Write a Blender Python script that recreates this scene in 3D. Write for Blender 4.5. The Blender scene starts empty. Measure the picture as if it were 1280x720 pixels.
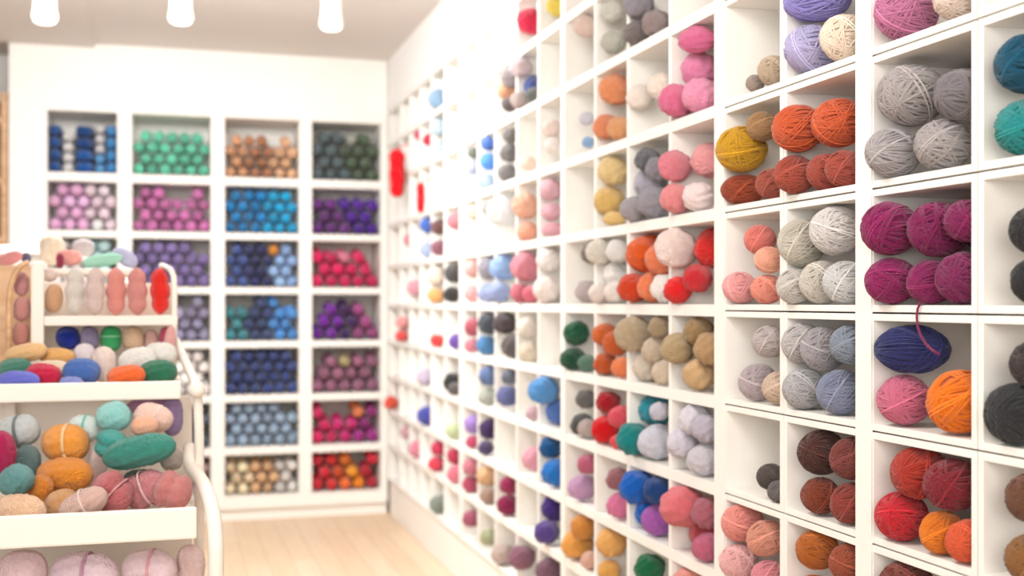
import bpy, bmesh, math, random
from mathutils import Vector, Matrix, noise

random.seed(11)
SC = bpy.context.scene
COL = SC.collection
PI = math.pi

# ------------------------------------------------------------------ camera frame
F = 1450.0                      # focal length in pixels of a 1280 px wide picture
PHI = math.radians(16.34)       # the camera is turned this far towards the wall shelf
D = 1.538                       # camera to the front plane of the wall shelf (plane x = 0)
HC = 1.565                      # camera height
HOR = 378.0
EYE = Vector((-D, 0.0, HC))

def ray(px, py):
    a = Vector(((px - 640.0) / F, 1.0, (HOR - py) / F))
    c, s = math.cos(PHI), math.sin(PHI)
    return Vector((a.x * c + a.y * s, -a.x * s + a.y * c, a.z))

def on_y(px, py, Y):
    r = ray(px, py); return EYE + r * (Y / r.y)

def on_x(px, py, X):
    r = ray(px, py); return EYE + r * ((X + D) / r.x)

def depth_of(p):
    q = p - EYE
    return q.y * math.cos(PHI) + q.x * math.sin(PHI)

def project(p):
    q = p - EYE
    z = depth_of(p)
    x = q.x * math.cos(PHI) - q.y * math.sin(PHI)
    return 640 + F * x / z, HOR - F * q.z / z

def lin(c):
    out = []
    for v in c:
        v = v / 255.0
        out.append(v / 12.92 if v <= 0.04045 else ((v + 0.055) / 1.055) ** 2.4)
    return out

# ------------------------------------------------------------------ materials
def new_mat(name):
    m = bpy.data.materials.new(name); m.use_nodes = True
    nt = m.node_tree
    b = nt.nodes['Principled BSDF']
    return m, nt, b

def paint(name, rgb, rough=0.5, spec=0.3, var=0.03):
    m, nt, b = new_mat(name)
    tc = nt.nodes.new('ShaderNodeTexCoord')
    n = nt.nodes.new('ShaderNodeTexNoise'); n.inputs['Scale'].default_value = 7.0; n.inputs['Detail'].default_value = 4
    nt.links.new(tc.outputs['Object'], n.inputs['Vector'])
    mix = nt.nodes.new('ShaderNodeMixRGB')
    c = lin(rgb)
    mix.inputs[1].default_value = (*[x * (1 - var) for x in c], 1)
    mix.inputs[2].default_value = (*[min(1, x * (1 + var)) for x in c], 1)
    nt.links.new(n.outputs['Fac'], mix.inputs[0])
    nt.links.new(mix.outputs[0], b.inputs['Base Color'])
    b.inputs['Roughness'].default_value = rough
    b.inputs['Specular IOR Level'].default_value = spec
    return m

def wood(name, a, c, scale=(1.2, 14, 14), rough=0.45):
    m, nt, b = new_mat(name)
    tc = nt.nodes.new('ShaderNodeTexCoord')
    mp = nt.nodes.new('ShaderNodeMapping'); mp.inputs['Scale'].default_value = scale
    n = nt.nodes.new('ShaderNodeTexNoise'); n.inputs['Scale'].default_value = 2.0; n.inputs['Detail'].default_value = 8
    n.inputs['Distortion'].default_value = 0.6
    r = nt.nodes.new('ShaderNodeValToRGB')
    r.color_ramp.elements[0].position = 0.3; r.color_ramp.elements[0].color = (*lin(a), 1)
    r.color_ramp.elements[1].position = 0.7; r.color_ramp.elements[1].color = (*lin(c), 1)
    nt.links.new(tc.outputs['Object'], mp.inputs['Vector']); nt.links.new(mp.outputs[0], n.inputs['Vector'])
    nt.links.new(n.outputs['Fac'], r.inputs[0]); nt.links.new(r.outputs[0], b.inputs['Base Color'])
    b.inputs['Roughness'].default_value = rough
    return m

def floor_mat():
    m, nt, b = new_mat('pale_oak_floor')
    tc = nt.nodes.new('ShaderNodeTexCoord')
    mp = nt.nodes.new('ShaderNodeMapping'); mp.inputs['Rotation'].default_value = (0, 0, PI / 2)
    br = nt.nodes.new('ShaderNodeTexBrick')
    br.inputs['Color1'].default_value = (*lin((226, 196, 164)), 1)
    br.inputs['Color2'].default_value = (*lin((233, 207, 178)), 1)
    br.inputs['Mortar'].default_value = (*lin((196, 164, 132)), 1)
    br.inputs['Scale'].default_value = 1.0
    br.inputs['Brick Width'].default_value = 1.3; br.inputs['Row Height'].default_value = 0.14
    br.inputs['Mortar Size'].default_value = 0.0025
    nt.links.new(tc.outputs['Object'], mp.inputs['Vector']); nt.links.new(mp.outputs[0], br.inputs['Vector'])
    mp2 = nt.nodes.new('ShaderNodeMapping'); mp2.inputs['Scale'].default_value = (18, 1.2, 1)
    n = nt.nodes.new('ShaderNodeTexNoise'); n.inputs['Scale'].default_value = 2.0; n.inputs['Detail'].default_value = 6
    nt.links.new(tc.outputs['Object'], mp2.inputs['Vector']); nt.links.new(mp2.outputs[0], n.inputs['Vector'])
    mx = nt.nodes.new('ShaderNodeMixRGB'); mx.blend_type = 'MULTIPLY'; mx.inputs[0].default_value = 0.25
    nt.links.new(br.outputs['Color'], mx.inputs[1]); nt.links.new(n.outputs['Fac'], mx.inputs[2])
    nt.links.new(mx.outputs[0], b.inputs['Base Color'])
    b.inputs['Roughness'].default_value = 0.4
    return m

def yarn_mat(name, source, scale=1.0, bump=0.5):
    """Wool: colour of the object (or of its colour attribute), fine strand bump."""
    m, nt, b = new_mat(name)
    if source == 'object':
        ci = nt.nodes.new('ShaderNodeObjectInfo'); col = ci.outputs['Color']
    else:
        ci = nt.nodes.new('ShaderNodeVertexColor'); ci.layer_name = 'wool'; col = ci.outputs['Color']
    tc = nt.nodes.new('ShaderNodeTexCoord')
    n = nt.nodes.new('ShaderNodeTexNoise'); n.inputs['Scale'].default_value = 5.0 * scale; n.inputs['Detail'].default_value = 5
    nt.links.new(tc.outputs['Object'], n.inputs['Vector'])
    mr = nt.nodes.new('ShaderNodeMapRange'); mr.inputs['From Min'].default_value = 0.25; mr.inputs['From Max'].default_value = 0.75
    mr.inputs['To Min'].default_value = 0.9; mr.inputs['To Max'].default_value = 1.09
    nt.links.new(n.outputs['Fac'], mr.inputs['Value'])
    hs = nt.nodes.new('ShaderNodeHueSaturation')
    nt.links.new(mr.outputs[0], hs.inputs['Value']); nt.links.new(col, hs.inputs['Color'])
    nt.links.new(hs.outputs[0], b.inputs['Base Color'])
    w = nt.nodes.new('ShaderNodeTexWave'); w.inputs['Scale'].default_value = 7.0 * scale
    w.inputs['Distortion'].default_value = 5.0; w.inputs['Detail'].default_value = 2; w.inputs['Detail Scale'].default_value = 0.8
    w.bands_direction = 'DIAGONAL'
    nt.links.new(tc.outputs['Object'], w.inputs['Vector'])
    bp = nt.nodes.new('ShaderNodeBump'); bp.inputs['Strength'].default_value = bump; bp.inputs['Distance'].default_value = 0.03
    nt.links.new(w.outputs['Fac'], bp.inputs['Height']); nt.links.new(bp.outputs[0], b.inputs['Normal'])
    b.inputs['Roughness'].default_value = 0.85
    b.inputs['Specular IOR Level'].default_value = 0.2
    b.inputs['Sheen Weight'].default_value = 0.25
    b.inputs['Sheen Roughness'].default_value = 0.5
    return m

M = {
    'white': paint('white_lacquer', (243, 240, 235), 0.45, 0.3, 0.012),
    'wall': paint('white_wall_paint', (246, 245, 243), 0.8, 0.1, 0.01),
    'ceiling': paint('beige_ceiling_paint', (226, 220, 216), 0.9, 0.05, 0.015),
    'cream': paint('cream_lacquer', (240, 231, 221), 0.5, 0.3, 0.02),
    'tan_wood': wood('tan_wood', (196, 150, 108), (222, 182, 142)),
    'brown_wood': wood('brown_wood', (120, 88, 62), (150, 112, 82)),
    'floor': floor_mat(),
    'yarn': yarn_mat('wool_yarn', 'object'),
    'yarn_fine': yarn_mat('fine_wool_yarn', 'object', 1.6, 0.35),
    'yarn_mixed': yarn_mat('mixed_wool_yarn', 'attribute'),
}
def lamp_mat():
    m, nt, b = new_mat('lamp_lens')
    b.inputs['Base Color'].default_value = (0.9, 0.9, 0.88, 1)
    b.inputs['Emission Color'].default_value = (1, 0.96, 0.9, 1)
    b.inputs['Emission Strength'].default_value = 1.4
    return m
M['lens'] = lamp_mat()

# ------------------------------------------------------------------ object helpers
def tag(o, label=None, cat=None, group=None, kind=None):
    if label: o['label'] = label
    if cat: o['category'] = cat
    if group: o['group'] = group
    if kind: o['kind'] = kind
    return o

def link(name, me, mat=None, parent=None, loc=None, color=None):
    o = bpy.data.objects.new(name, me)
    COL.objects.link(o)
    if mat is not None and me is not None and not me.materials: me.materials.append(mat)
    if parent is not None: o.parent = parent
    if loc is not None: o.location = loc
    if color is not None: o.color = (*lin(color), 1)
    return o

def empty(name, loc=(0, 0, 0)):
    o = bpy.data.objects.new(name, None); COL.objects.link(o); o.location = loc
    return o

def box_bm(bm, lo, hi, bev=0.0):
    c = [(a + b) / 2 for a, b in zip(lo, hi)]
    s = [abs(b - a) for a, b in zip(lo, hi)]
    r = bmesh.ops.create_cube(bm, size=1.0, matrix=Matrix.Translation(c) @ Matrix.Diagonal((*s, 1)))
    if bev > 0:
        es = list({e for v in r['verts'] for e in v.link_edges})
        bmesh.ops.bevel(bm, geom=es, offset=min(bev, min(s) * 0.3), segments=2, affect='EDGES', profile=0.6)

def finish(bm, name, smooth=False):
    me = bpy.data.meshes.new(name); bm.to_mesh(me); bm.free()
    if smooth:
        for p in me.polygons: p.use_smooth = True
    return me

def box(name, lo, hi, mat, parent=None, bev=0.002):
    bm = bmesh.new(); box_bm(bm, lo, hi, bev)
    off = Vector((0, 0, 0))
    return link(name, finish(bm, name), mat, parent)

def struct(name, lo, hi, mat):
    return tag(box(name, lo, hi, mat, None, 0.0), kind='structure')

def tube_mesh(name, pts, radii, n=10, ridges=0, twist=0.0, amp=0.0, cap=True, seed=0, wob=0.0):
    """A tube along pts; ridges / twist / amp give it plies like a twisted hank."""
    bm = bmesh.new()
    P = [Vector(p) for p in pts]
    rings = []
    t0 = (P[1] - P[0]).normalized()
    ref = Vector((0, 0, 1)) if abs(t0.z) < 0.9 else Vector((0, 1, 0))
    for i, p in enumerate(P):
        t = (P[min(i + 1, len(P) - 1)] - P[max(i - 1, 0)]).normalized()
        u = (ref - t * ref.dot(t)).normalized(); ref = u
        v = t.cross(u)
        ring = []
        for k in range(n):
            a = 2 * PI * k / n
            r = radii[i]
            if ridges: r *= 1 + amp * (abs(math.cos(0.5 * (ridges * a + twist * i))) - 0.6)
            q = p + (u * math.cos(a) + v * math.sin(a)) * r
            if wob: q += (q - p) * wob * noise.noise(q * 9 + Vector((seed, 0, 0)))
            ring.append(bm.verts.new(q))
        rings.append(ring)
    for i in range(len(rings) - 1):
        for k in range(n):
            bm.faces.new((rings[i][k], rings[i][(k + 1) % n], rings[i + 1][(k + 1) % n], rings[i + 1][k]))
    if cap:
        bm.faces.new(list(reversed(rings[0]))); bm.faces.new(rings[-1])
    return finish(bm, name, True)

# ------------------------------------------------------------------ wool meshes
def loop_tube(bm, centre, nrm, rad, ell, thick, seg, sides, rnd):
    n = nrm.normalized()
    a = n.orthogonal().normalized(); b = n.cross(a)
    ph = rnd.random() * 6.28
    rings = []
    for i in range(seg):
        t = 2 * PI * i / seg
        d = a * math.cos(t) + b * math.sin(t)
        q = centre + d * rad
        q = q.normalized() * 1.0 if False else q
        w = 1 + 0.012 * math.sin(3 * t + ph)
        rings.append([])
        for k in range(sides):
            u = 2 * PI * k / sides
            pt = centre + d * (rad * w + thick * math.cos(u)) + n * (thick * math.sin(u))
            rings[-1].append(bm.verts.new((pt.x * ell[0], pt.y * ell[1], pt.z * ell[2])))
    for i in range(seg):
        j = (i + 1) % seg
        for k in range(sides):
            l = (k + 1) % sides
            bm.faces.new((rings[i][k], rings[j][k], rings[j][l], rings[i][l]))

def unit_size(bm, ex):
    """Scale so that the widest point across is 1 and the half length is ex."""
    ry = max(math.hypot(v.co.y, v.co.z) for v in bm.verts); rx = max(abs(v.co.x) for v in bm.verts)
    for v in bm.verts: v.co = Vector((v.co.x * ex / rx, v.co.y / ry, v.co.z / ry))

def wound_ball(name, seed, loops=58, thick=0.046, tilt=0.2, ex=1.16):
    """Ball wound pole to pole; the pole points out of the shelf (local x)."""
    rnd = random.Random(seed)
    bm = bmesh.new()
    bmesh.ops.create_uvsphere(bm, u_segments=28, v_segments=18, radius=0.88)
    for i in range(loops):
        a = PI * (i + rnd.uniform(-.5, .5)) / loops
        n = Vector((rnd.gauss(0, tilt) * 0.6, math.cos(a), math.sin(a))).normalized()
        off = max(-.25, min(.25, rnd.gauss(0, 0.07)))
        rad = math.sqrt(1 - off * off) * rnd.uniform(0.885, 0.955)
        loop_tube(bm, n * off, n, rad, (1, 1, 1), thick * rnd.uniform(.6, 1.2), 40, 5, rnd)
    for i in range(5):                          # bundles that cross the others at a slant
        n0 = Vector((rnd.uniform(-.9, .9), rnd.uniform(-.8, .8), rnd.uniform(-.8, .8))).normalized()
        for j in range(3):
            n = (n0 + Vector((rnd.gauss(0, .04), rnd.gauss(0, .04), rnd.gauss(0, .04)))).normalized()
            off = (j - 1) * 0.07
            loop_tube(bm, n * off, n, 0.955 * math.sqrt(1 - off * off), (1, 1, 1), thick * .9, 40, 5, rnd)
    unit_size(bm, ex)
    return finish(bm, name, True)

def strand_mesh(name, seed, ell=(1.16, 1, 1)):
    rnd = random.Random(seed)
    bm = bmesh.new()
    n0 = Vector((rnd.uniform(-.9, .9), rnd.uniform(-.5, .5), 0.6)).normalized()
    for j in range(2):
        n = (n0 + Vector((rnd.gauss(0, .05), rnd.gauss(0, .05), 0))).normalized()
        loop_tube(bm, n * (j * .07), n, 0.965 - j * .004, ell, 0.032, 56, 6, rnd)
    return finish(bm, name, True)

def ridged_ball(name, seed, nu=44, nv=28, amp=0.042, freq=9, ell=(1.12, 1, 1)):
    """Ball whose winding is displaced patch by patch, each patch with its own direction."""
    rnd = random.Random(seed)
    patches = []
    for i in range(12):
        c = Vector((rnd.gauss(0, 1), rnd.gauss(0, 1), rnd.gauss(0, 1))).normalized()
        t = c.orthogonal(); t.rotate(Matrix.Rotation(rnd.uniform(0, 6.28), 3, c))
        patches.append((c, t.normalized(), rnd.uniform(0, 6)))
    bm = bmesh.new()
    bmesh.ops.create_uvsphere(bm, u_segments=nu, v_segments=nv, radius=1.0)
    for v in bm.verts:
        p = v.co.normalized()
        best = max(patches, key=lambda q: p.dot(q[0]))
        h = amp * math.sin(freq * p.dot(best[1]) + best[2])
        h += 0.09 * noise.noise(p * 1.7 + Vector((seed, 3, 1)))
        v.co = p * (0.96 + h)
    unit_size(bm, ell[0])
    return finish(bm, name, True)

E_NEAR, E_MID = 1.16, 1.12
HI = [wound_ball('wound_ball', 100 + i, tilt=t, thick=th, loops=lo) for i, (t, th, lo) in enumerate(
    [(.2, .046, 58), (.12, .052, 50), (.4, .042, 62), (.2, .04, 66), (.8, .05, 60), (.15, .056, 46)])]
STR = [strand_mesh('wrap_strand', 300 + i) for i in range(4)]
MID = [ridged_ball('ridged_ball', 500 + i, freq=9 + 2 * (i % 3)) for i in range(6)]
LOW = [ridged_ball('small_ball', 700 + i, 18, 12, 0.02, 7, (1.3, 1, 1)) for i in range(5)]
for me in HI + STR: me.materials.append(M['yarn_fine'])
for me in MID + LOW: me.materials.append(M['yarn'])

# ------------------------------------------------------------------ colour words
PAL = {
 'white': (242, 238, 234), 'cream': (244, 228, 212), 'pale grey': (208, 206, 206), 'light grey': (172, 167, 168), 'grey': (135, 130, 134),
 'charcoal': (82, 80, 82), 'black': (46, 45, 48), 'beige': (205, 182, 158), 'tan': (178, 148, 110), 'brown': (120, 70, 55),
 'dark brown': (75, 42, 36), 'rust': (165, 72, 52), 'burnt orange': (205, 92, 45), 'orange': (233, 122, 35), 'apricot': (238, 168, 110),
 'mustard yellow': (208, 158, 35), 'pale yellow': (230, 200, 130), 'coral': (228, 128, 115), 'peach': (244, 185, 158), 'pale pink': (240, 205, 208),
 'pink': (234, 155, 168), 'rose pink': (212, 108, 125), 'hot pink': (222, 70, 105), 'red': (215, 28, 32), 'dark red': (160, 20, 35), 'crimson': (190, 35, 60),
 'magenta': (132, 22, 86), 'plum': (150, 96, 112), 'mauve': (190, 150, 172), 'orchid pink': (228, 120, 168), 'lavender': (180, 174, 214),
 'purple': (95, 70, 150), 'dark purple': (66, 40, 100), 'violet': (165, 95, 178), 'navy blue': (38, 42, 96), 'blue': (22, 100, 190),
 'slate blue': (108, 122, 160), 'sky blue': (110, 160, 220), 'pale blue': (182, 202, 228), 'teal': (28, 135, 140), 'dark teal': (5, 78, 100),
 'dark green': (12, 82, 56), 'green': (60, 160, 100), 'sage green': (165, 175, 150), 'mint green': (160, 220, 200),
}
def cname(c):
    return min(PAL, key=lambda k: sum((a - b) ** 2 for a, b in zip(PAL[k], c)))
ORD = ['first', 'second', 'third', 'fourth', 'fifth', 'sixth', 'seventh', 'eighth', 'ninth', 'tenth', 'eleventh', 'twelfth', 'thirteenth',
       'fourteenth', 'fifteenth', 'sixteenth', 'seventeenth', 'eighteenth', 'nineteenth']

# ------------------------------------------------------------------ the wall shelf, right
PITCH = 0.36
S0 = 6.70
KY = D * math.tan(PHI)
WB = [on_x(px, HOR, 0.0).y for px in (1400, 1221.5, 1081, 979, 900.5, 837, 784.5, 743.5, 704.5, 672.5, 645.5, 618.5, 597, 576.5, 555, 538.5, 524.5, 511.5, 499.5)] + [8.51]
def wall_y(b):                  # distance along the wall of column boundary b (0 = nearest)
    return WB[b]
RATIO = [.88, .72, .545, .352, .162, -.015, -.184, -.345, -.505, -.66, -.82]
ROW = [HC + r * 1.602 for r in RATIO]           # heights of the seams between the rows
DEPTH = 0.34
TP = 0.018                                       # panel thickness
PIL = {2: .034, 4: .034, 8: .028, 13: .034}      # half widths of the broad uprights between the units
NC = 19
YEND = 8.51

def col_span(c):
    """Clear inner y range of column c (c = 0 nearest)."""
    lo = wall_y(c) + PIL.get(c, TP if c < 4 else TP * 0.6)
    hi = wall_y(c + 1) - PIL.get(c + 1, TP if c < 4 else TP * 0.6)
    if c == NC - 1: hi = YEND - 0.02
    return lo, hi
def row_span(r):
    t = TP if True else TP
    return ROW[r + 1] + t, ROW[r] - t

def visible_rows(c):
    yc = (wall_y(c) + wall_y(c + 1)) / 2
    out = []
    for r in range(10):
        a = project(Vector((0, yc, ROW[r])))[1]; b = project(Vector((0, yc, ROW[r + 1])))[1]
        if b > 6 and a < 714: out.append(r)
    return out

def col_words(c):
    return 'rightmost column' if c == 0 else f'{ORD[c]} column from the right'

def storage_cube(c, r):
    y0, y1 = wall_y(c), wall_y(c + 1)
    z0, z1 = ROW[r + 1], ROW[r]
    g = 0.002
    l, h = col_span(c)
    t = TP - g
    base = Vector((0, (y0 + y1) / 2, z0))
    o = empty('storage_cube', base)
    vis = visible_rows(c)
    if r in vis:
        lab = f'open white storage cube, {ORD[vis.index(r)]} visible from the top in the {col_words(c)}'
    else:
        lab = f'open white storage cube {ORD[9 - r]} up from the floor in the {col_words(c)}'
    tag(o, lab, 'storage cube', 'white storage cubes of the near wall shelf')
    def P(name, lo, hi):
        lo = Vector(lo) - base; hi = Vector(hi) - base
        return box(name, lo, hi, M['white'], o, 0.0016)
    P('bottom_panel', (0, l, z0 + g), (DEPTH, h, z0 + TP))
    P('top_panel', (0, l, z1 - TP), (DEPTH, h, z1 - g))
    P('side_panel', (0, y0 + g, z0 + g), (DEPTH, l, z1 - g))
    P('side_panel', (0, h, z0 + g), (DEPTH, y1 - g, z1 - g))
    P('back_panel', (DEPTH - .008, l, z0 + TP), (DEPTH, h, z1 - TP))
    return o
for c in range(4):
    for r in range(10):
        storage_cube(c, r)

def cubby_unit(c0, c1, label):
    base = Vector((0, wall_y(c0), ROW[10]))
    o = empty('cubby_shelf', base)
    tag(o, label, 'shelf', None)
    y0, y1 = wall_y(c0), (wall_y(c1) if c1 < NC else YEND)
    def P(name, lo, hi):
        return box(name, Vector(lo) - base, Vector(hi) - base, M['white'], o, 0.0016)
    a = PIL.get(c0, TP); b = PIL.get(c1, TP) if c1 < NC else .02
    P('side_panel', (0, y0 + .001, ROW[10]), (DEPTH, y0 + a, ROW[0]))
    P('side_panel', (0, y1 - b, ROW[10]), (DEPTH, y1 - .001, ROW[0]))
    P('back_panel', (DEPTH - .008, y0 + a, ROW[10]), (DEPTH, y1 - b, ROW[0]))
    for r in range(11):
        z = ROW[r]
        t0 = z - TP if r < 11 else z
        lo = z - (TP if r > 0 else TP); hi = z + (TP if 0 < r < 10 else 0)
        if r == 10: lo, hi = z, z + TP
        P('shelf_board', (0.0, y0 + a, lo), (DEPTH - .008, y1 - b, hi))
    for c in range(c0 + 1, c1):
        for r in range(10):
            z0, z1 = row_span(r)
            y = wall_y(c)
            w = TP * .6
            P('divider', (0.001, y - w, z0), (DEPTH - .008, y + w, z1))
    return o
cubby_unit(4, 8, 'white cubby wall unit standing next beyond the stacked storage cubes')
cubby_unit(8, 13, 'white cubby wall unit midway along the wall, five narrow columns wide')
cubby_unit(13, NC, 'white cubby wall unit at the far end, meeting the back shelf in the corner')

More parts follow.
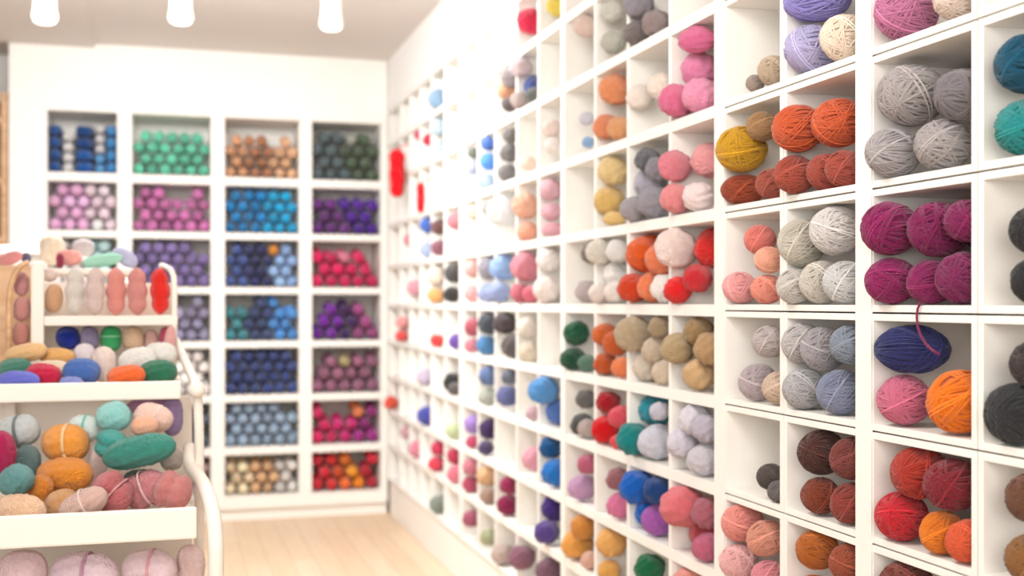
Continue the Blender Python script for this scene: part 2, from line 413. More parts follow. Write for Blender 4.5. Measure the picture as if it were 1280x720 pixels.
# ------------------------------------------------------------------ yarn balls of the wall shelf
# each entry: px, py, rx, ry (as measured on the photograph), colour; grouped per cubby (column, row)
B = {
 (1, 2): [(1133, 22, 37, 37, (198, 120, 160)), (1198, 8, 28, 30, (225, 205, 192))],
 (1, 3): [(1138, 123, 42, 39, (172, 164, 164)), (1204, 120, 33, 34, (128, 122, 126)), (1117, 192, 31, 32, (176, 170, 172)), (1180, 188, 38, 33, (170, 163, 163))],
 (0, 3): [(1286, 80, 38, 38, (0, 80, 108)), (1283, 160, 37, 36, (28, 142, 142))],
 (1, 4): [(1114, 290, 33, 34, (138, 22, 88)), (1166, 292, 34, 36, (128, 18, 82)), (1210, 276, 26, 28, (130, 25, 85)), (1114, 354, 31, 29, (145, 22, 92)), (1165, 352, 28, 29, (138, 25, 90)), (1206, 346, 31, 34, (125, 28, 84))],
 (0, 4): [(1297, 298, 30, 32, (42, 40, 42)), (1297, 354, 30, 30, (38, 37, 40))],
 (1, 5): [(1140, 438, 46, 31, (38, 44, 104)), (1131, 501, 36, 32, (208, 108, 138)), (1202, 505, 39, 42, (238, 122, 20))],
 (0, 5): [(1297, 455, 30, 32, (58, 48, 48)), (1272, 521, 40, 39, (44, 44, 47))],
 (1, 6): [(1141, 587, 34, 33, (176, 50, 34)), (1191, 606, 32, 34, (132, 28, 42)), (1135, 648, 36, 31, (200, 30, 44)), (1178, 662, 23, 28, (232, 128, 28)), (1211, 668, 22, 28, (222, 92, 52))],
 (0, 6): [(1290, 622, 28, 32, (112, 72, 52)), (1290, 690, 28, 32, (145, 98, 52))],
 (1, 7): [(1133, 732, 32, 32, (122, 55, 45)), (1192, 745, 32, 32, (98, 48, 42))],
 (2, 2): [(1020, 10, 36, 28, (148, 138, 206)), (1014, 60, 31, 31, (184, 178, 218)), (1057, 52, 24, 31, (246, 226, 206))],
 (2, 3): [(993, 161, 30, 29, (208, 92, 50)), (1047, 154, 31, 32, (210, 94, 52)), (988, 216, 21, 24, (172, 78, 60)), (1022, 213, 20, 24, (168, 76, 62)), (1056, 209, 20, 24, (170, 78, 64))],
 (2, 4): [(1002, 304, 19, 30, (206, 200, 186)), (1046, 288, 28, 32, (218, 212, 210)), (996, 354, 17, 23, (208, 202, 196)), (1024, 350, 20, 28, (210, 203, 192)), (1056, 349, 20, 28, (208, 208, 208))],
 (2, 5): [(1003, 429, 18, 26, (196, 190, 190)), (1030, 436, 19, 29, (168, 163, 168)), (1061, 431, 17, 26, (134, 144, 160)), (1005, 486, 21, 26, (186, 184, 186)), (1051, 488, 23, 29, (136, 142, 168))],
 (2, 6): [(1027, 567, 25, 29, (80, 42, 36)), (1061, 573, 17, 27, (126, 62, 56)), (1026, 623, 23, 24, (132, 56, 30)), (1061, 628, 17, 27, (146, 62, 52))],
 (2, 7): [(1022, 687, 25, 25, (182, 98, 30)), (1060, 703, 17, 26, (156, 76, 50)), (1018, 735, 24, 24, (228, 112, 16))],
 (3, 2): [(968, 84, 16, 20, (196, 174, 150)), (944, 103, 11, 11, (168, 152, 142))],
 (3, 3): [(927, 189, 33, 29, (210, 158, 26)), (953, 158, 17, 19, (170, 130, 88)), (929, 235, 25, 19, (156, 66, 36)), (963, 224, 13, 20, (168, 86, 70))],
 (3, 4): [(951, 302, 17, 19, (228, 128, 118)), (960, 324, 17, 17, (246, 178, 152)), (925, 355, 20, 21, (242, 168, 168)), (959, 359, 18, 19, (238, 150, 132))],
 (3, 5): [(962, 427, 16, 21, (194, 182, 182)), (948, 474, 17, 24, (190, 176, 180)), (971, 479, 12, 22, (208, 184, 164))],
 (3, 6): [(964, 597, 14, 17, (86, 76, 72)), (972, 614, 10, 14, (112, 106, 106))],
 (3, 7): [(927, 656, 21, 25, (238, 152, 142)), (957, 673, 18, 24, (222, 152, 132)), (924, 702, 23, 22, (242, 184, 184)), (960, 709, 17, 20, (226, 142, 152))],
 (4, 2): [(872, 52, 21, 16, (226, 112, 156)), (868, 84, 27, 22, (236, 142, 182)), (845, 127, 17, 20, (226, 112, 152)), (876, 117, 22, 21, (240, 152, 186))],
 (4, 3): [(834, 208, 11, 19, (226, 132, 146)), (860, 205, 19, 22, (238, 160, 164)), (842, 243, 15, 18, (232, 142, 146)), (869, 242, 18, 18, (246, 226, 226))],
 (4, 4): [(836, 300, 14, 24, (242, 222, 216)), (864, 306, 18, 26, (220, 44, 40)), (845, 333, 12, 13, (236, 142, 116)), (848, 355, 18, 16, (228, 24, 26)), (872, 348, 14, 18, (204, 38, 48))],
 (4, 5): [(850, 431, 20, 19, (182, 158, 120)), (868, 413, 16, 18, (160, 130, 90)), (886, 436, 13, 21, (184, 148, 108)), (875, 474, 20, 20, (210, 174, 128))],
 (4, 6): [(870, 526, 17, 20, (226, 222, 234)), (882, 545, 16, 18, (190, 184, 200)), (854, 552, 18, 19, (218, 214, 228)), (882, 576, 18, 20, (208, 204, 214))],
 (4, 7): [(850, 627, 25, 24, (224, 112, 122)), (883, 642, 15, 20, (174, 98, 114)), (852, 675, 23, 22, (206, 86, 98)), (885, 682, 15, 18, (194, 98, 128))],
 (4, 8): [(862, 722, 18, 18, (232, 152, 140))],
 (5, 1): [(798, 13, 17, 17, (154, 149, 160)), (820, 24, 13, 17, (156, 140, 140)), (796, 44, 15, 14, (126, 116, 116))],
 (5, 2): [(826, 108, 14, 16, (250, 234, 222)), (800, 122, 14, 16, (248, 236, 228))],
 (5, 3): [(810, 204, 14, 15, (106, 106, 112)), (823, 212, 12, 16, (140, 136, 146)), (803, 240, 18, 19, (188, 184, 198)), (821, 254, 18, 21, (152, 148, 158)), (797, 267, 15, 15, (168, 162, 168))],
 (5, 4): [(801, 317, 19, 24, (220, 90, 28)), (824, 327, 12, 20, (238, 132, 92)), (793, 362, 15, 18, (210, 64, 24)), (813, 362, 14, 19, (238, 132, 86)), (828, 347, 10, 18, (244, 236, 234))],
 (5, 5): [(795, 421, 15, 22, (190, 170, 140)), (824, 411, 10, 14, (164, 144, 114)), (821, 437, 13, 18, (206, 186, 164)), (802, 465, 17, 18, (220, 206, 190)), (829, 469, 10, 16, (214, 196, 174))],
 (5, 6): [(798, 515, 17, 20, (34, 144, 164)), (790, 553, 16, 20, (14, 134, 134)), (824, 514, 9, 12, (204, 204, 218)), (820, 552, 15, 22, (210, 210, 224))],
 (5, 7): [(797, 607, 17, 21, (0, 96, 196)), (822, 613, 13, 19, (14, 62, 126)), (797, 647, 15, 20, (8, 108, 212)), (820, 656, 12, 20, (170, 92, 180))],
 (5, 8): [(812, 710, 16, 18, (0, 104, 62))],
 (6, 1): [(766, 15, 14, 15, (216, 216, 206)), (767, 53, 14, 14, (198, 198, 188))],
 (6, 2): [(768, 112, 14, 19, (238, 152, 106)), (758, 159, 12, 16, (232, 146, 106)), (774, 158, 10, 15, (228, 164, 112))],
 (6, 3): [(766, 206, 16, 18, (234, 206, 148)), (762, 246, 16, 18, (228, 190, 116)), (768, 272, 12, 9, (236, 200, 130))],
 (6, 4): [(755, 313, 13, 16, (226, 220, 208)), (773, 314, 11, 15, (236, 232, 230)), (757, 343, 17, 16, (246, 242, 240)), (750, 370, 12, 12, (242, 228, 222)), (770, 367, 12, 14, (246, 236, 230))],
 (6, 5): [(756, 418, 11, 14, (210, 102, 40)), (770, 429, 13, 16, (206, 97, 42)), (757, 461, 12, 14, (196, 86, 34)), (777, 461, 9, 13, (238, 132, 82))],
 (6, 6): [(760, 504, 13, 14, (170, 10, 26)), (758, 541, 13, 18, (220, 0, 16)), (774, 521, 9, 14, (220, 78, 94)), (772, 551, 8, 9, (238, 82, 88))],
 (6, 7): [(772, 604, 10, 14, (154, 98, 108)), (773, 637, 10, 16, (220, 118, 160))],
 (6, 8): [(764, 682, 15, 18, (238, 178, 102)), (762, 708, 15, 13, (228, 168, 82))],
 (7, 1): [(731, 20, 9, 14, (232, 206, 196))],
 (7, 2): [(735, 178, 6, 7, (150, 184, 228)), (733, 148, 7, 9, (216, 214, 226))],
 (7, 4): [(737, 317, 6, 14, (132, 122, 116)), (732, 359, 9, 14, (192, 178, 178))],
 (7, 5): [(720, 422, 18, 15, (8, 84, 56)), (717, 453, 13, 14, (8, 74, 50)), (734, 457, 9, 11, (88, 124, 108))],
 (7, 6): [(728, 526, 12, 14, (78, 78, 78)), (734, 540, 8, 12, (184, 168, 164)), (732, 499, 9, 12, (108, 104, 104))],
 (7, 7): [(734, 580, 9, 13, (190, 98, 128)), (728, 613, 12, 16, (198, 154, 194))],
 (7, 8): [(729, 658, 11, 16, (218, 144, 62)), (721, 687, 14, 18, (238, 168, 82)), (737, 701, 8, 11, (226, 178, 160))],
 (8, 0): [(694, 8, 7, 13, (242, 216, 96))],
 (8, 3): [(688, 237, 13, 13, (240, 190, 202)), (689, 265, 12, 11, (236, 182, 196)), (690, 284, 12, 9, (230, 170, 182))],
 (8, 4): [(687, 323, 14, 15, (250, 242, 240)), (684, 360, 16, 16, (249, 236, 232))],
 (8, 6): [(685, 488, 13, 17, (86, 154, 220)), (685, 521, 13, 16, (82, 118, 190))],
 (8, 7): [(690, 557, 11, 14, (0, 82, 144)), (692, 586, 11, 17, (28, 118, 206))],
 (8, 8): [(687, 638, 14, 17, (66, 40, 124)), (688, 673, 12, 15, (88, 66, 144))],
 (8, 9): [(686, 712, 11, 15, (124, 88, 108))],
 (9, 0): [(659, 27, 8, 16, (220, 38, 76))],
 (9, 1): [(657, 77, 12, 13, (218, 198, 204)), (657, 105, 12, 13, (74, 90, 154)), (653, 127, 10, 10, (194, 178, 174)), (667, 122, 7, 10, (112, 118, 114))],
 (9, 2): [(661, 204, 7, 9, (244, 222, 206))],
 (8, 2): [(690, 160, 9, 11, (246, 226, 220)), (692, 182, 8, 10, (248, 236, 230))],
 (9, 3): [(657, 257, 13, 16, (246, 188, 162)), (659, 286, 12, 12, (242, 168, 142))],
 (9, 4): [(655, 340, 12, 18, (228, 144, 160)), (652, 368, 11, 12, (208, 112, 128)), (664, 370, 8, 11, (222, 112, 132))],
 (9, 5): [(661, 409, 10, 13, (238, 228, 218)), (662, 440, 10, 13, (228, 214, 194))],
 (9, 6): [(666, 522, 6, 9, (206, 170, 184))],
 (9, 7): [(666, 574, 8, 15, (228, 162, 182))],
 (9, 9): [(652, 697, 13, 15, (144, 98, 118))],
 (10, 1): [(638, 89, 8, 13, (154, 144, 148)), (633, 113, 8, 11, (228, 170, 134)), (637, 131, 9, 9, (98, 88, 92))],
 (10, 2): [(637, 196, 10, 12, (122, 118, 118)), (635, 218, 11, 11, (132, 128, 128)), (639, 172, 8, 10, (128, 124, 122))],
 (10, 3): [(627, 264, 13, 18, (240, 240, 244))],
 (10, 4): [(626, 334, 11, 16, (150, 182, 230)), (623, 366, 12, 13, (158, 174, 220))],
 (10, 5): [(635, 404, 9, 14, (82, 72, 76)), (635, 434, 9, 15, (98, 90, 90))],
 (10, 6): [(634, 495, 10, 13, (106, 112, 164)), (637, 471, 8, 10, (112, 118, 138))],
 (10, 8): [(637, 606, 8, 12, (154, 36, 84)), (635, 632, 10, 13, (144, 25, 78))],
 (10, 9): [(628, 690, 10, 13, (198, 178, 172))],
 (11, 2): [(611, 180, 7, 9, (84, 122, 206)), (611, 200, 8, 11, (90, 152, 238)), (608, 227, 9, 10, (182, 208, 234))],
 (11, 3): [(613, 260, 6, 11, (172, 164, 164))],
 (11, 4): [(610, 336, 8, 15, (152, 148, 160)), (609, 366, 8, 12, (158, 170, 212))],
 (11, 5): [(610, 405, 8, 14, (72, 78, 88)), (608, 434, 9, 12, (80, 134, 186))],
 (11, 6): [(610, 473, 8, 13, (102, 124, 170)), (610, 498, 8, 11, (178, 184, 174))],
 (11, 7): [(609, 544, 8, 13, (66, 40, 94)), (609, 566, 8, 9, (82, 66, 108))],
 (11, 8): [(608, 595, 8, 13, (228, 184, 142)), (610, 623, 7, 10, (168, 138, 122))],
 (11, 9): [(610, 671, 7, 11, (172, 178, 142))],
 (12, 2): [(590, 209, 6, 10, (188, 198, 230)), (591, 192, 5, 7, (122, 128, 118))],
 (12, 3): [(591, 266, 5, 10, (218, 208, 192))],
 (12, 4): [(590, 336, 6, 11, (236, 182, 178)), (590, 364, 6, 11, (222, 166, 166))],
 (12, 5): [(590, 409, 6, 12, (184, 90, 108)), (590, 430, 6, 9, (208, 126, 142))],
 (12, 7): [(590, 533, 6, 12, (168, 136, 214)), (591, 556, 6, 8, (200, 76, 114))],
 (12, 8): [(589, 586, 7, 11, (208, 126, 142)), (588, 610, 7, 10, (182, 76, 104))],
 (12, 9): [(588, 648, 7, 11, (172, 92, 118))],
 (13, 3): [(568, 276, 5, 12, (208, 132, 142))],
 (13, 4): [(566, 342, 7, 12, (82, 78, 80)), (565, 367, 8, 10, (50, 48, 46))],
 (13, 5): [(569, 426, 5, 10, (112, 80, 170))],
 (13, 6): [(566, 478, 8, 13, (46, 43, 46)), (568, 497, 6, 8, (102, 97, 97))],
 (13, 7): [(567, 538, 6, 10, (200, 212, 168))],
 (13, 8): [(568, 574, 6, 11, (196, 60, 92)), (568, 597, 6, 11, (228, 122, 142))],
 (14, 0): [(546, 121, 6, 13, (150, 184, 216))],
 (14, 1): [(546, 158, 6, 11, (202, 224, 236)), (546, 180, 6, 10, (206, 224, 236))],
 (14, 3): [(547, 284, 5, 10, (124, 86, 86)), (547, 308, 5, 10, (146, 92, 108))],
 (14, 4): [(545, 345, 8, 11, (246, 228, 212)), (544, 369, 8, 9, (246, 178, 110))],
 (14, 5): [(546, 428, 6, 8, (238, 74, 70))],
 (14, 8): [(546, 569, 6, 10, (208, 60, 92)), (546, 588, 6, 9, (228, 70, 92))],
 (14, 9): [(546, 638, 6, 11, (142, 152, 142))],
 (15, 1): [(535, 175, 4, 8, (206, 44, 76))],
 (15, 3): [(533, 282, 5, 10, (78, 116, 206)), (533, 309, 5, 10, (178, 192, 228))],
 (15, 6): [(529, 470, 5, 10, (208, 192, 218))],
 (15, 7): [(531, 514, 5, 12, (74, 80, 174))],
 (16, 1): [(524, 164, 4, 7, (208, 70, 104))],
 (16, 4): [(517, 360, 5, 10, (228, 162, 178))],
 (16, 8): [(520, 558, 5, 11, (228, 142, 162))],
 (17, 3): [(512, 300, 4, 10, (214, 130, 146))],
 (17, 5): [(502, 408, 5, 8, (242, 166, 166)), (502, 423, 5, 7, (242, 88, 84))],
 (17, 8): [(507, 540, 4, 9, (212, 168, 180))],
 (18, 7): [(489, 548, 4, 8, (242, 94, 70))],
}
def place_ray(px, py, r, E, ry, c):
    """Centre of a ball seen at px, py that lies inside column c."""
    d = ray(px, py)
    ya, yb = col_span(c)
    y_lo, y_hi = ya + ry, yb - ry
    if y_lo > y_hi: y_lo = y_hi = (ya + yb) / 2
    tx = lambda X: (X + D) / d.x
    ty = lambda Y: Y / d.y
    lo = max(tx(-.05 * r), ty(y_lo)); hi = min(tx(DEPTH - .012 - E * r), ty(y_hi))
    t = tx(E * r * .5)
    t = min(max(t, lo), hi) if lo <= hi else (lo + hi) / 2
    return EYE + d * t

n_ball = 0
used_labels = {}
for (c, rw), items in sorted(B.items()):
    ya, yb = col_span(c); za, zb = row_span(rw)
    balls = []
    for (px, py, rx, ry, colr) in items:
        zd = depth_of(on_x(px, py, 0.04))
        rpx = max(min(rx, ry), ry * 0.98) * (1.02 if c < 4 else 1.1)
        r = rpx * zd / F
        r = min(r, (yb - ya) * 0.49, (zb - za) * 0.48)
        edge = project(Vector((0, ya, (za + zb) / 2)))[0]
        hidden = px + rx > edge - 5              # its near side is behind the upright
        wy = 1.0 if rx >= ry else max(.58, rx / ry) if not hidden else max(.82, rx / ry)
        cx = px if not hidden else max(px, (px - rx) + ry * wy * 0.95)
        wide = rx / ry if rx > ry * 1.25 else 1.0
        E = E_NEAR if c <= 3 else E_MID
        q = random.Random(len(balls) * 17 + c * 101 + rw * 7)
        yaw = -.6 if wide > 1 else q.uniform(.0, .32)
        if wide > 1: E = 1.5
        if wy < .95: yaw *= .4
        hy = r * math.hypot(wy * math.cos(yaw), E * math.sin(yaw)) + .001
        hx = r * math.hypot(E * math.cos(yaw), wy * math.sin(yaw))
        if hy * 2 > yb - ya - .004:
            r *= (yb - ya - .004) / (2 * hy); hy = (yb - ya - .004) / 2
        p = place_ray(cx, py, r, hx / r, hy, c)
        balls.append([p, r, colr, wide, p.copy(), yaw, hx, hy, wy])
    for it in range(160):                       # settle: no overlaps, inside the cubby, low balls on the board
        for i in range(len(balls)):
            for j in range(i + 1, len(balls)):
                a, b = balls[i], balls[j]
                ex, ey = (a[6] + b[6]) / (a[1] + b[1]), (a[7] + b[7]) / (a[1] + b[1])
                dv = a[0] - b[0]
                dn = Vector((dv.x / ex, dv.y / ey, dv.z)); L = dn.length; need = (a[1] + b[1]) * 1.01
                if L < need:
                    if L < 1e-5: dn, L = Vector((0, 0, 1)), 1.0
                    push = dn / L * (need - L) * 0.5
                    push.x *= ex; push.y *= ey
                    a[0] += push; b[0] -= push
        for b in balls:
            p, r, hx, hy = b[0], b[1], b[6], b[7]
            if it < 120: p += (b[4] - p) * 0.03
            if p.z - r < za + 0.4 * r: p.z += (za + r - p.z) * 0.5
            p.z = min(max(p.z, za + r), zb - r - .001)
            p.y = min(max(p.y, ya + hy), yb - hy)
            p.x = min(max(p.x, -.05 * r), DEPTH - .012 - hx)
    nfront = len(balls)
    if c <= 5 and nfront >= 4:                  # the same wool again behind, seen through the gaps
        for b in list(balls):
            p, r = b[0], b[1] * .97
            x = DEPTH - .014 - r * E_NEAR
            q = Vector((x, min(max(p.y + .012, ya + r + .002), yb - r - .002), min(p.z + .25 * r, zb - r - .002)))
            ok = all((Vector(((q.x - o_[0].x) / 1.16, q.y - o_[0].y, q.z - o_[0].z))).length > (r + o_[1]) * 1.01 for o_ in balls)
            if ok: balls.append([q, r, b[2], 1.0, q.copy(), 0.0, r * E_NEAR, r, 1.0])
    vis = visible_rows(c)
    rown = ORD[vis.index(rw)] if rw in vis else 'lowest'
    zs = sorted(b[0].z for b in balls)
    span = zs[-1] - zs[0]
    names = []
    def where(b):
        v = ''
        if span > 0.05:
            f = (b[0].z - zs[0]) / span
            v = 'upper' if f > .62 else 'lower' if f < .38 else 'middle'
        row = [q for q in balls if q is b or abs(q[0].z - b[0].z) < 0.05]
        row.sort(key=lambda q: project(q[0])[0])
        h = ''
        if len(row) > 1:
            k = row.index(b)
            h = 'left' if k == 0 else 'right' if k == len(row) - 1 else 'centre'
        return (v + ' ' + h).strip()
    allb = balls
    for b in allb:
        p, r, colr, wide, _, yaw, hx, hy, wy = b[:9]
        rear = allb.index(b) >= nfront
        balls = allb[nfront:] if rear else allb[:nfront]
        w = where(b)
        lab = f'{cname(colr)} yarn ball{", " + w if w else ""} in the {rown} cubby down, {col_words(c)}'
        if rear: lab = f'rear {cname(colr)} yarn ball{", " + w if w else ""}, {rown} cubby down, {col_words(c)}'
        k = lab
        if k in names:
            lab = lab.replace('yarn ball', 'smaller yarn ball'); k = lab
        if k in names:
            lab = lab.replace('smaller yarn ball', 'innermost yarn ball')
        names.append(lab)
        near = c <= 3
        me = HI[n_ball % len(HI)] if near else MID[n_ball % len(MID)]
        o = link('yarn_ball', me, None, None, p, [v * .94 for v in colr] if near else colr)
        rnd = random.Random(9000 + n_ball)
        o.scale = (r * .985 * (1.5 / 1.16 if wide > 1 else 1), r * .985 * wy, r * .985)
        # the pole of the winding points out of the cubby and a little towards the room's near end
        o.rotation_euler = (0 if wy < .95 else rnd.uniform(0, 6.28), 0, yaw)
        tag(o, lab, 'yarn ball', f'yarn balls in the {rown} cubby down, {col_words(c)}')
        if near:
            st = link('wrap_strand', STR[n_ball % len(STR)], None, o, None, [min(255, int(v * 1.08) + 8) for v in colr])
        b.append(o)
        n_ball += 1
    if (c, rw) == (1, 4):                       # the loose end that hangs out of the magenta ball
        o = allb[4][-1]
        pts_px = [(1160, 372, .02), (1151, 378, -.004), (1147, 386, -.006), (1146, 396, -.007), (1147, 408, -.008), (1151, 420, -.008), (1158, 431, -.007), (1166, 438, -.006), (1174, 443, -.005)]
        bpy.context.view_layer.update()
        inv = (Matrix.Translation(o.location) @ o.rotation_euler.to_matrix().to_4x4() @ Matrix.Diagonal((*o.scale, 1))).inverted()
        P = [inv @ on_x(a, b_, x) for a, b_, x in pts_px]
        th = 0.0027 / o.scale[1]
        t = link('yarn_tail', tube_mesh('yarn_tail', P, [th] * len(P), 8), M['yarn_fine'], o, None, (122, 26, 74))
        t['label'] = 'loose magenta yarn end hanging down'

for k, b in enumerate((2, 4, 8, 13)):       # smooth upright strips that cover the joints between the units
    hw = PIL[b] - .002
    struct(f'trim_{k + 3}', (-.004, WB[b] - hw, ROW[10]), (-.0005, WB[b] + hw, ROW[0]), M['white'])

# two red bundles that hang out of the far cubbies
def red_bundle(px0, px1, py0, py1, Y, label):
    top = on_y((px0 + px1) / 2, py0, Y); bot = on_y((px0 + px1) / 2, py1, Y)
    r = (px1 - px0) / 2 * depth_of(top) / F
    n = 15
    pts = []; rad = []
    for i in range(n):
        f = i / (n - 1)
        pts.append((0, 0, (bot.z - top.z) * f))
        e = min(f, 1 - f) * (n - 1) / 1.6
        rad.append(r * (0.45 + 0.55 * min(1, e)) * (1 + .08 * math.sin(f * 14)))
    o = link('yarn_hank', tube_mesh('red_hank', pts, rad, 20, 5, .5, .18), M['yarn'], None, top, (222, 8, 24))
    tag(o, label, 'yarn', 'hanging red yarn hanks')
    bpy.context.view_layer.update()
    tie = link('tie_band', tube_mesh('tie_band', [(r * 1.03 * math.cos(a), r * 1.03 * math.sin(a), (bot.z - top.z) * .5) for a in [i * PI / 8 for i in range(17)]], [r * .08] * 17, 6), M['yarn'], o, None, (190, 6, 20))
    lp = link('hanging_loop', tube_mesh('hanging_loop', [(0, 0, -r * .3), (r * .6, 0, r * .4), (r * 1.3, 0, r * .7), (max(r * 2, -top.x + .004), 0, r * .4)], [.004] * 4, 6), M['yarn'], o, None, (200, 8, 20))
    return o
red_bundle(487, 506, 186, 246, 7.75, 'bright red yarn hank hanging at the far end of the wall shelf')
red_bundle(521, 531, 228, 266, 6.75, 'smaller red yarn hank hanging from the wall shelf')

# ------------------------------------------------------------------ the room
WX = DEPTH + 0.02
CEIL = HC + 1.12 * 1.602
XL = -3.6
floor = struct('floor', (XL, -2.2, -0.06), (WX + .1, 9.4, 0.0), M['floor'])
ceiling = struct('ceiling', (XL, 0.6, CEIL), (WX + .1, 9.4, CEIL + .08), M['ceiling'])
struct('wall_right', (WX, 0.2, 0), (WX + .1, 9.0, CEIL), M['wall'])
struct('wall_back', (XL, 9.1, 0), (WX + .1, 9.2, CEIL), M['wall'])
struct('trim_1', (0.0, wall_y(0), ROW[0] + .002), (WX, YEND, CEIL), M['wall'])
struct('baseboard_right', (0.012, wall_y(0), 0), (DEPTH, YEND, ROW[10] - .001), M['white'])
# a shallow ceiling drop towards the left of the room
a = on_y(118, 0, 7.0).x
struct('trim_2', (XL, 0.6, CEIL - .034), (-2.05, YEND - .002, CEIL - .001), M['ceiling'])

# ------------------------------------------------------------------ the back shelf
YB = YEND + 0.002
def bx(px): return on_y(px, HOR, YB).x
BXI = [(bx(59), bx(146.5)), (bx(165), bx(263.5)), (bx(281), bx(374)), (bx(390), bx(476))]     # clear x ranges
def bz(py, px=382): return on_y(px, py, YB).z
BZ = [(bz(224), bz(151)), (bz(292.5), bz(234)), (bz(359.5), bz(300.5)), (bz(426), bz(367.5)), (bz(492.5), bz(434)), (bz(557), bz(501)), (bz(617), bz(566))]
BD = 0.42
XB0, XB1 = bx(11), -0.004
sh = empty('back_shelf', (XB0, YB, 0))
tag(sh, 'tall white built-in yarn shelf across the back, four columns of square openings', 'shelf')
def BP(name, lo, hi, mat=None):
    o0 = Vector((XB0, YB, 0))
    return box(name, Vector(lo) - o0, Vector(hi) - o0, mat or M['white'], sh, 0.003)
ztop, zbot = BZ[0][1], BZ[-1][0]
BP('header_panel', (XB0, YB, ztop), (XB1, YB + BD, CEIL - .002))
BP('plinth', (XB0, YB + .03, 0), (XB1, YB + BD, zbot - .09))
BP('bottom_board', (XB0, YB, zbot - .09), (XB1, YB + BD, zbot))
edges = [XB0] + [v for p in BXI for v in p] + [XB1]
for i in range(0, len(edges), 2):
    BP('upright', (edges[i], YB, zbot), (edges[i + 1], YB + BD, ztop))
for ci, (xa, xb) in enumerate(BXI):
    for k in range(6):
        BP('shelf_board', (xa, YB + .002, BZ[k + 1][1]), (xb, YB + BD - .01, BZ[k][0]))
BP('back_panel', (XB0, YB + BD, zbot - .09), (XB1, YB + BD + .012, ztop))

# colours of each opening: list of (share of the width from the left, colour, fill level 0..1)
BACK = {
 (0, 1): ('pale pink', [(1.0, (240, 196, 226), .95)], [(.55, (236, 178, 220)), (1.0, (246, 222, 236))]),
 (0, 2): ('white', [], [(.5, (214, 206, 206)), (1, (186, 220, 222))]),
 (1, 0): ('mint green', [], [(1, (92, 190, 160))]),
 (1, 1): ('orchid pink', [], [(1, (190, 104, 164))]),
 (1, 2): ('lavender', [], [(1, (126, 106, 166))]),
 (1, 3): ('grey lavender', [], [(1, (138, 132, 162))]),
 (1, 4): ('off-white', [], [(1, (222, 216, 214))]),
 (1, 5): ('dark slate', [], [(1, (70, 80, 96))]),
 (1, 6): ('brown grey', [], [(1, (150, 128, 122))]),
 (2, 0): ('tan', [], [(.32, (206, 152, 112)), (.62, (168, 112, 78)), (1, (220, 172, 132))]),
 (2, 1): ('turquoise blue', [], [(.5, (0, 122, 186)), (1, (0, 158, 208))]),
 (2, 2): ('navy blue', [], [(.30, (62, 84, 150)), (.66, (38, 44, 96)), (1, (142, 178, 228))]),
 (2, 3): ('teal and blue', [], [(.30, (50, 130, 142)), (.6, (50, 66, 112)), (1, (66, 136, 206))]),
 (2, 4): ('dark blue', [], [(1, (44, 62, 122))]),
 (2, 5): ('pale slate blue', [], [(1, (140, 162, 186))]),
 (2, 6): ('cream', [], [(.35, (228, 204, 170)), (.72, (206, 164, 122)), (1, (216, 212, 208))]),
 (3, 0): ('dark green', [], [(.5, (74, 90, 94)), (1, (74, 92, 70))]),
 (3, 1): ('purple', [], [(.5, (92, 36, 112)), (1, (76, 20, 146))]),
 (3, 2): ('crimson pink', [], [(1, (206, 14, 88))]),
 (3, 3): ('violet', [], [(.42, (104, 14, 146)), (.68, (58, 12, 88)), (1, (150, 64, 124))]),
 (3, 4): ('dusty mauve', [], [(1, (146, 88, 118))]),
 (3, 5): ('raspberry', [], [(.36, (198, 18, 90)), (.7, (186, 18, 104)), (1, (146, 24, 120))]),
 (3, 6): ('red', [], [(.30, (190, 8, 38)), (.66, (196, 28, 30)), (1, (190, 10, 44))]),
}
SPECIAL = {(2, 2): [(.6, .85, (206, 130, 40))], (3, 2): [(.58, .92, (226, 130, 158))], (1, 3): [(.42, .72, (196, 182, 92))],
           (3, 6): [(.55, .5, (236, 152, 10)), (.66, .3, (230, 130, 14)), (.44, .25, (222, 96, 30)), (.5, .82, (226, 110, 24)), (.3, .35, (214, 74, 20))],
           (3, 5): [(.5, .95, (206, 120, 60)), (.64, .95, (212, 120, 70))], (3, 4): [(.5, .95, (176, 160, 120))], (3, 0): [(.58, .95, (150, 156, 146))]}
FILLTOP = {(1, 0): .86, (2, 0): .76, (3, 0): .9, (0, 1): .92, (2, 1): .9}
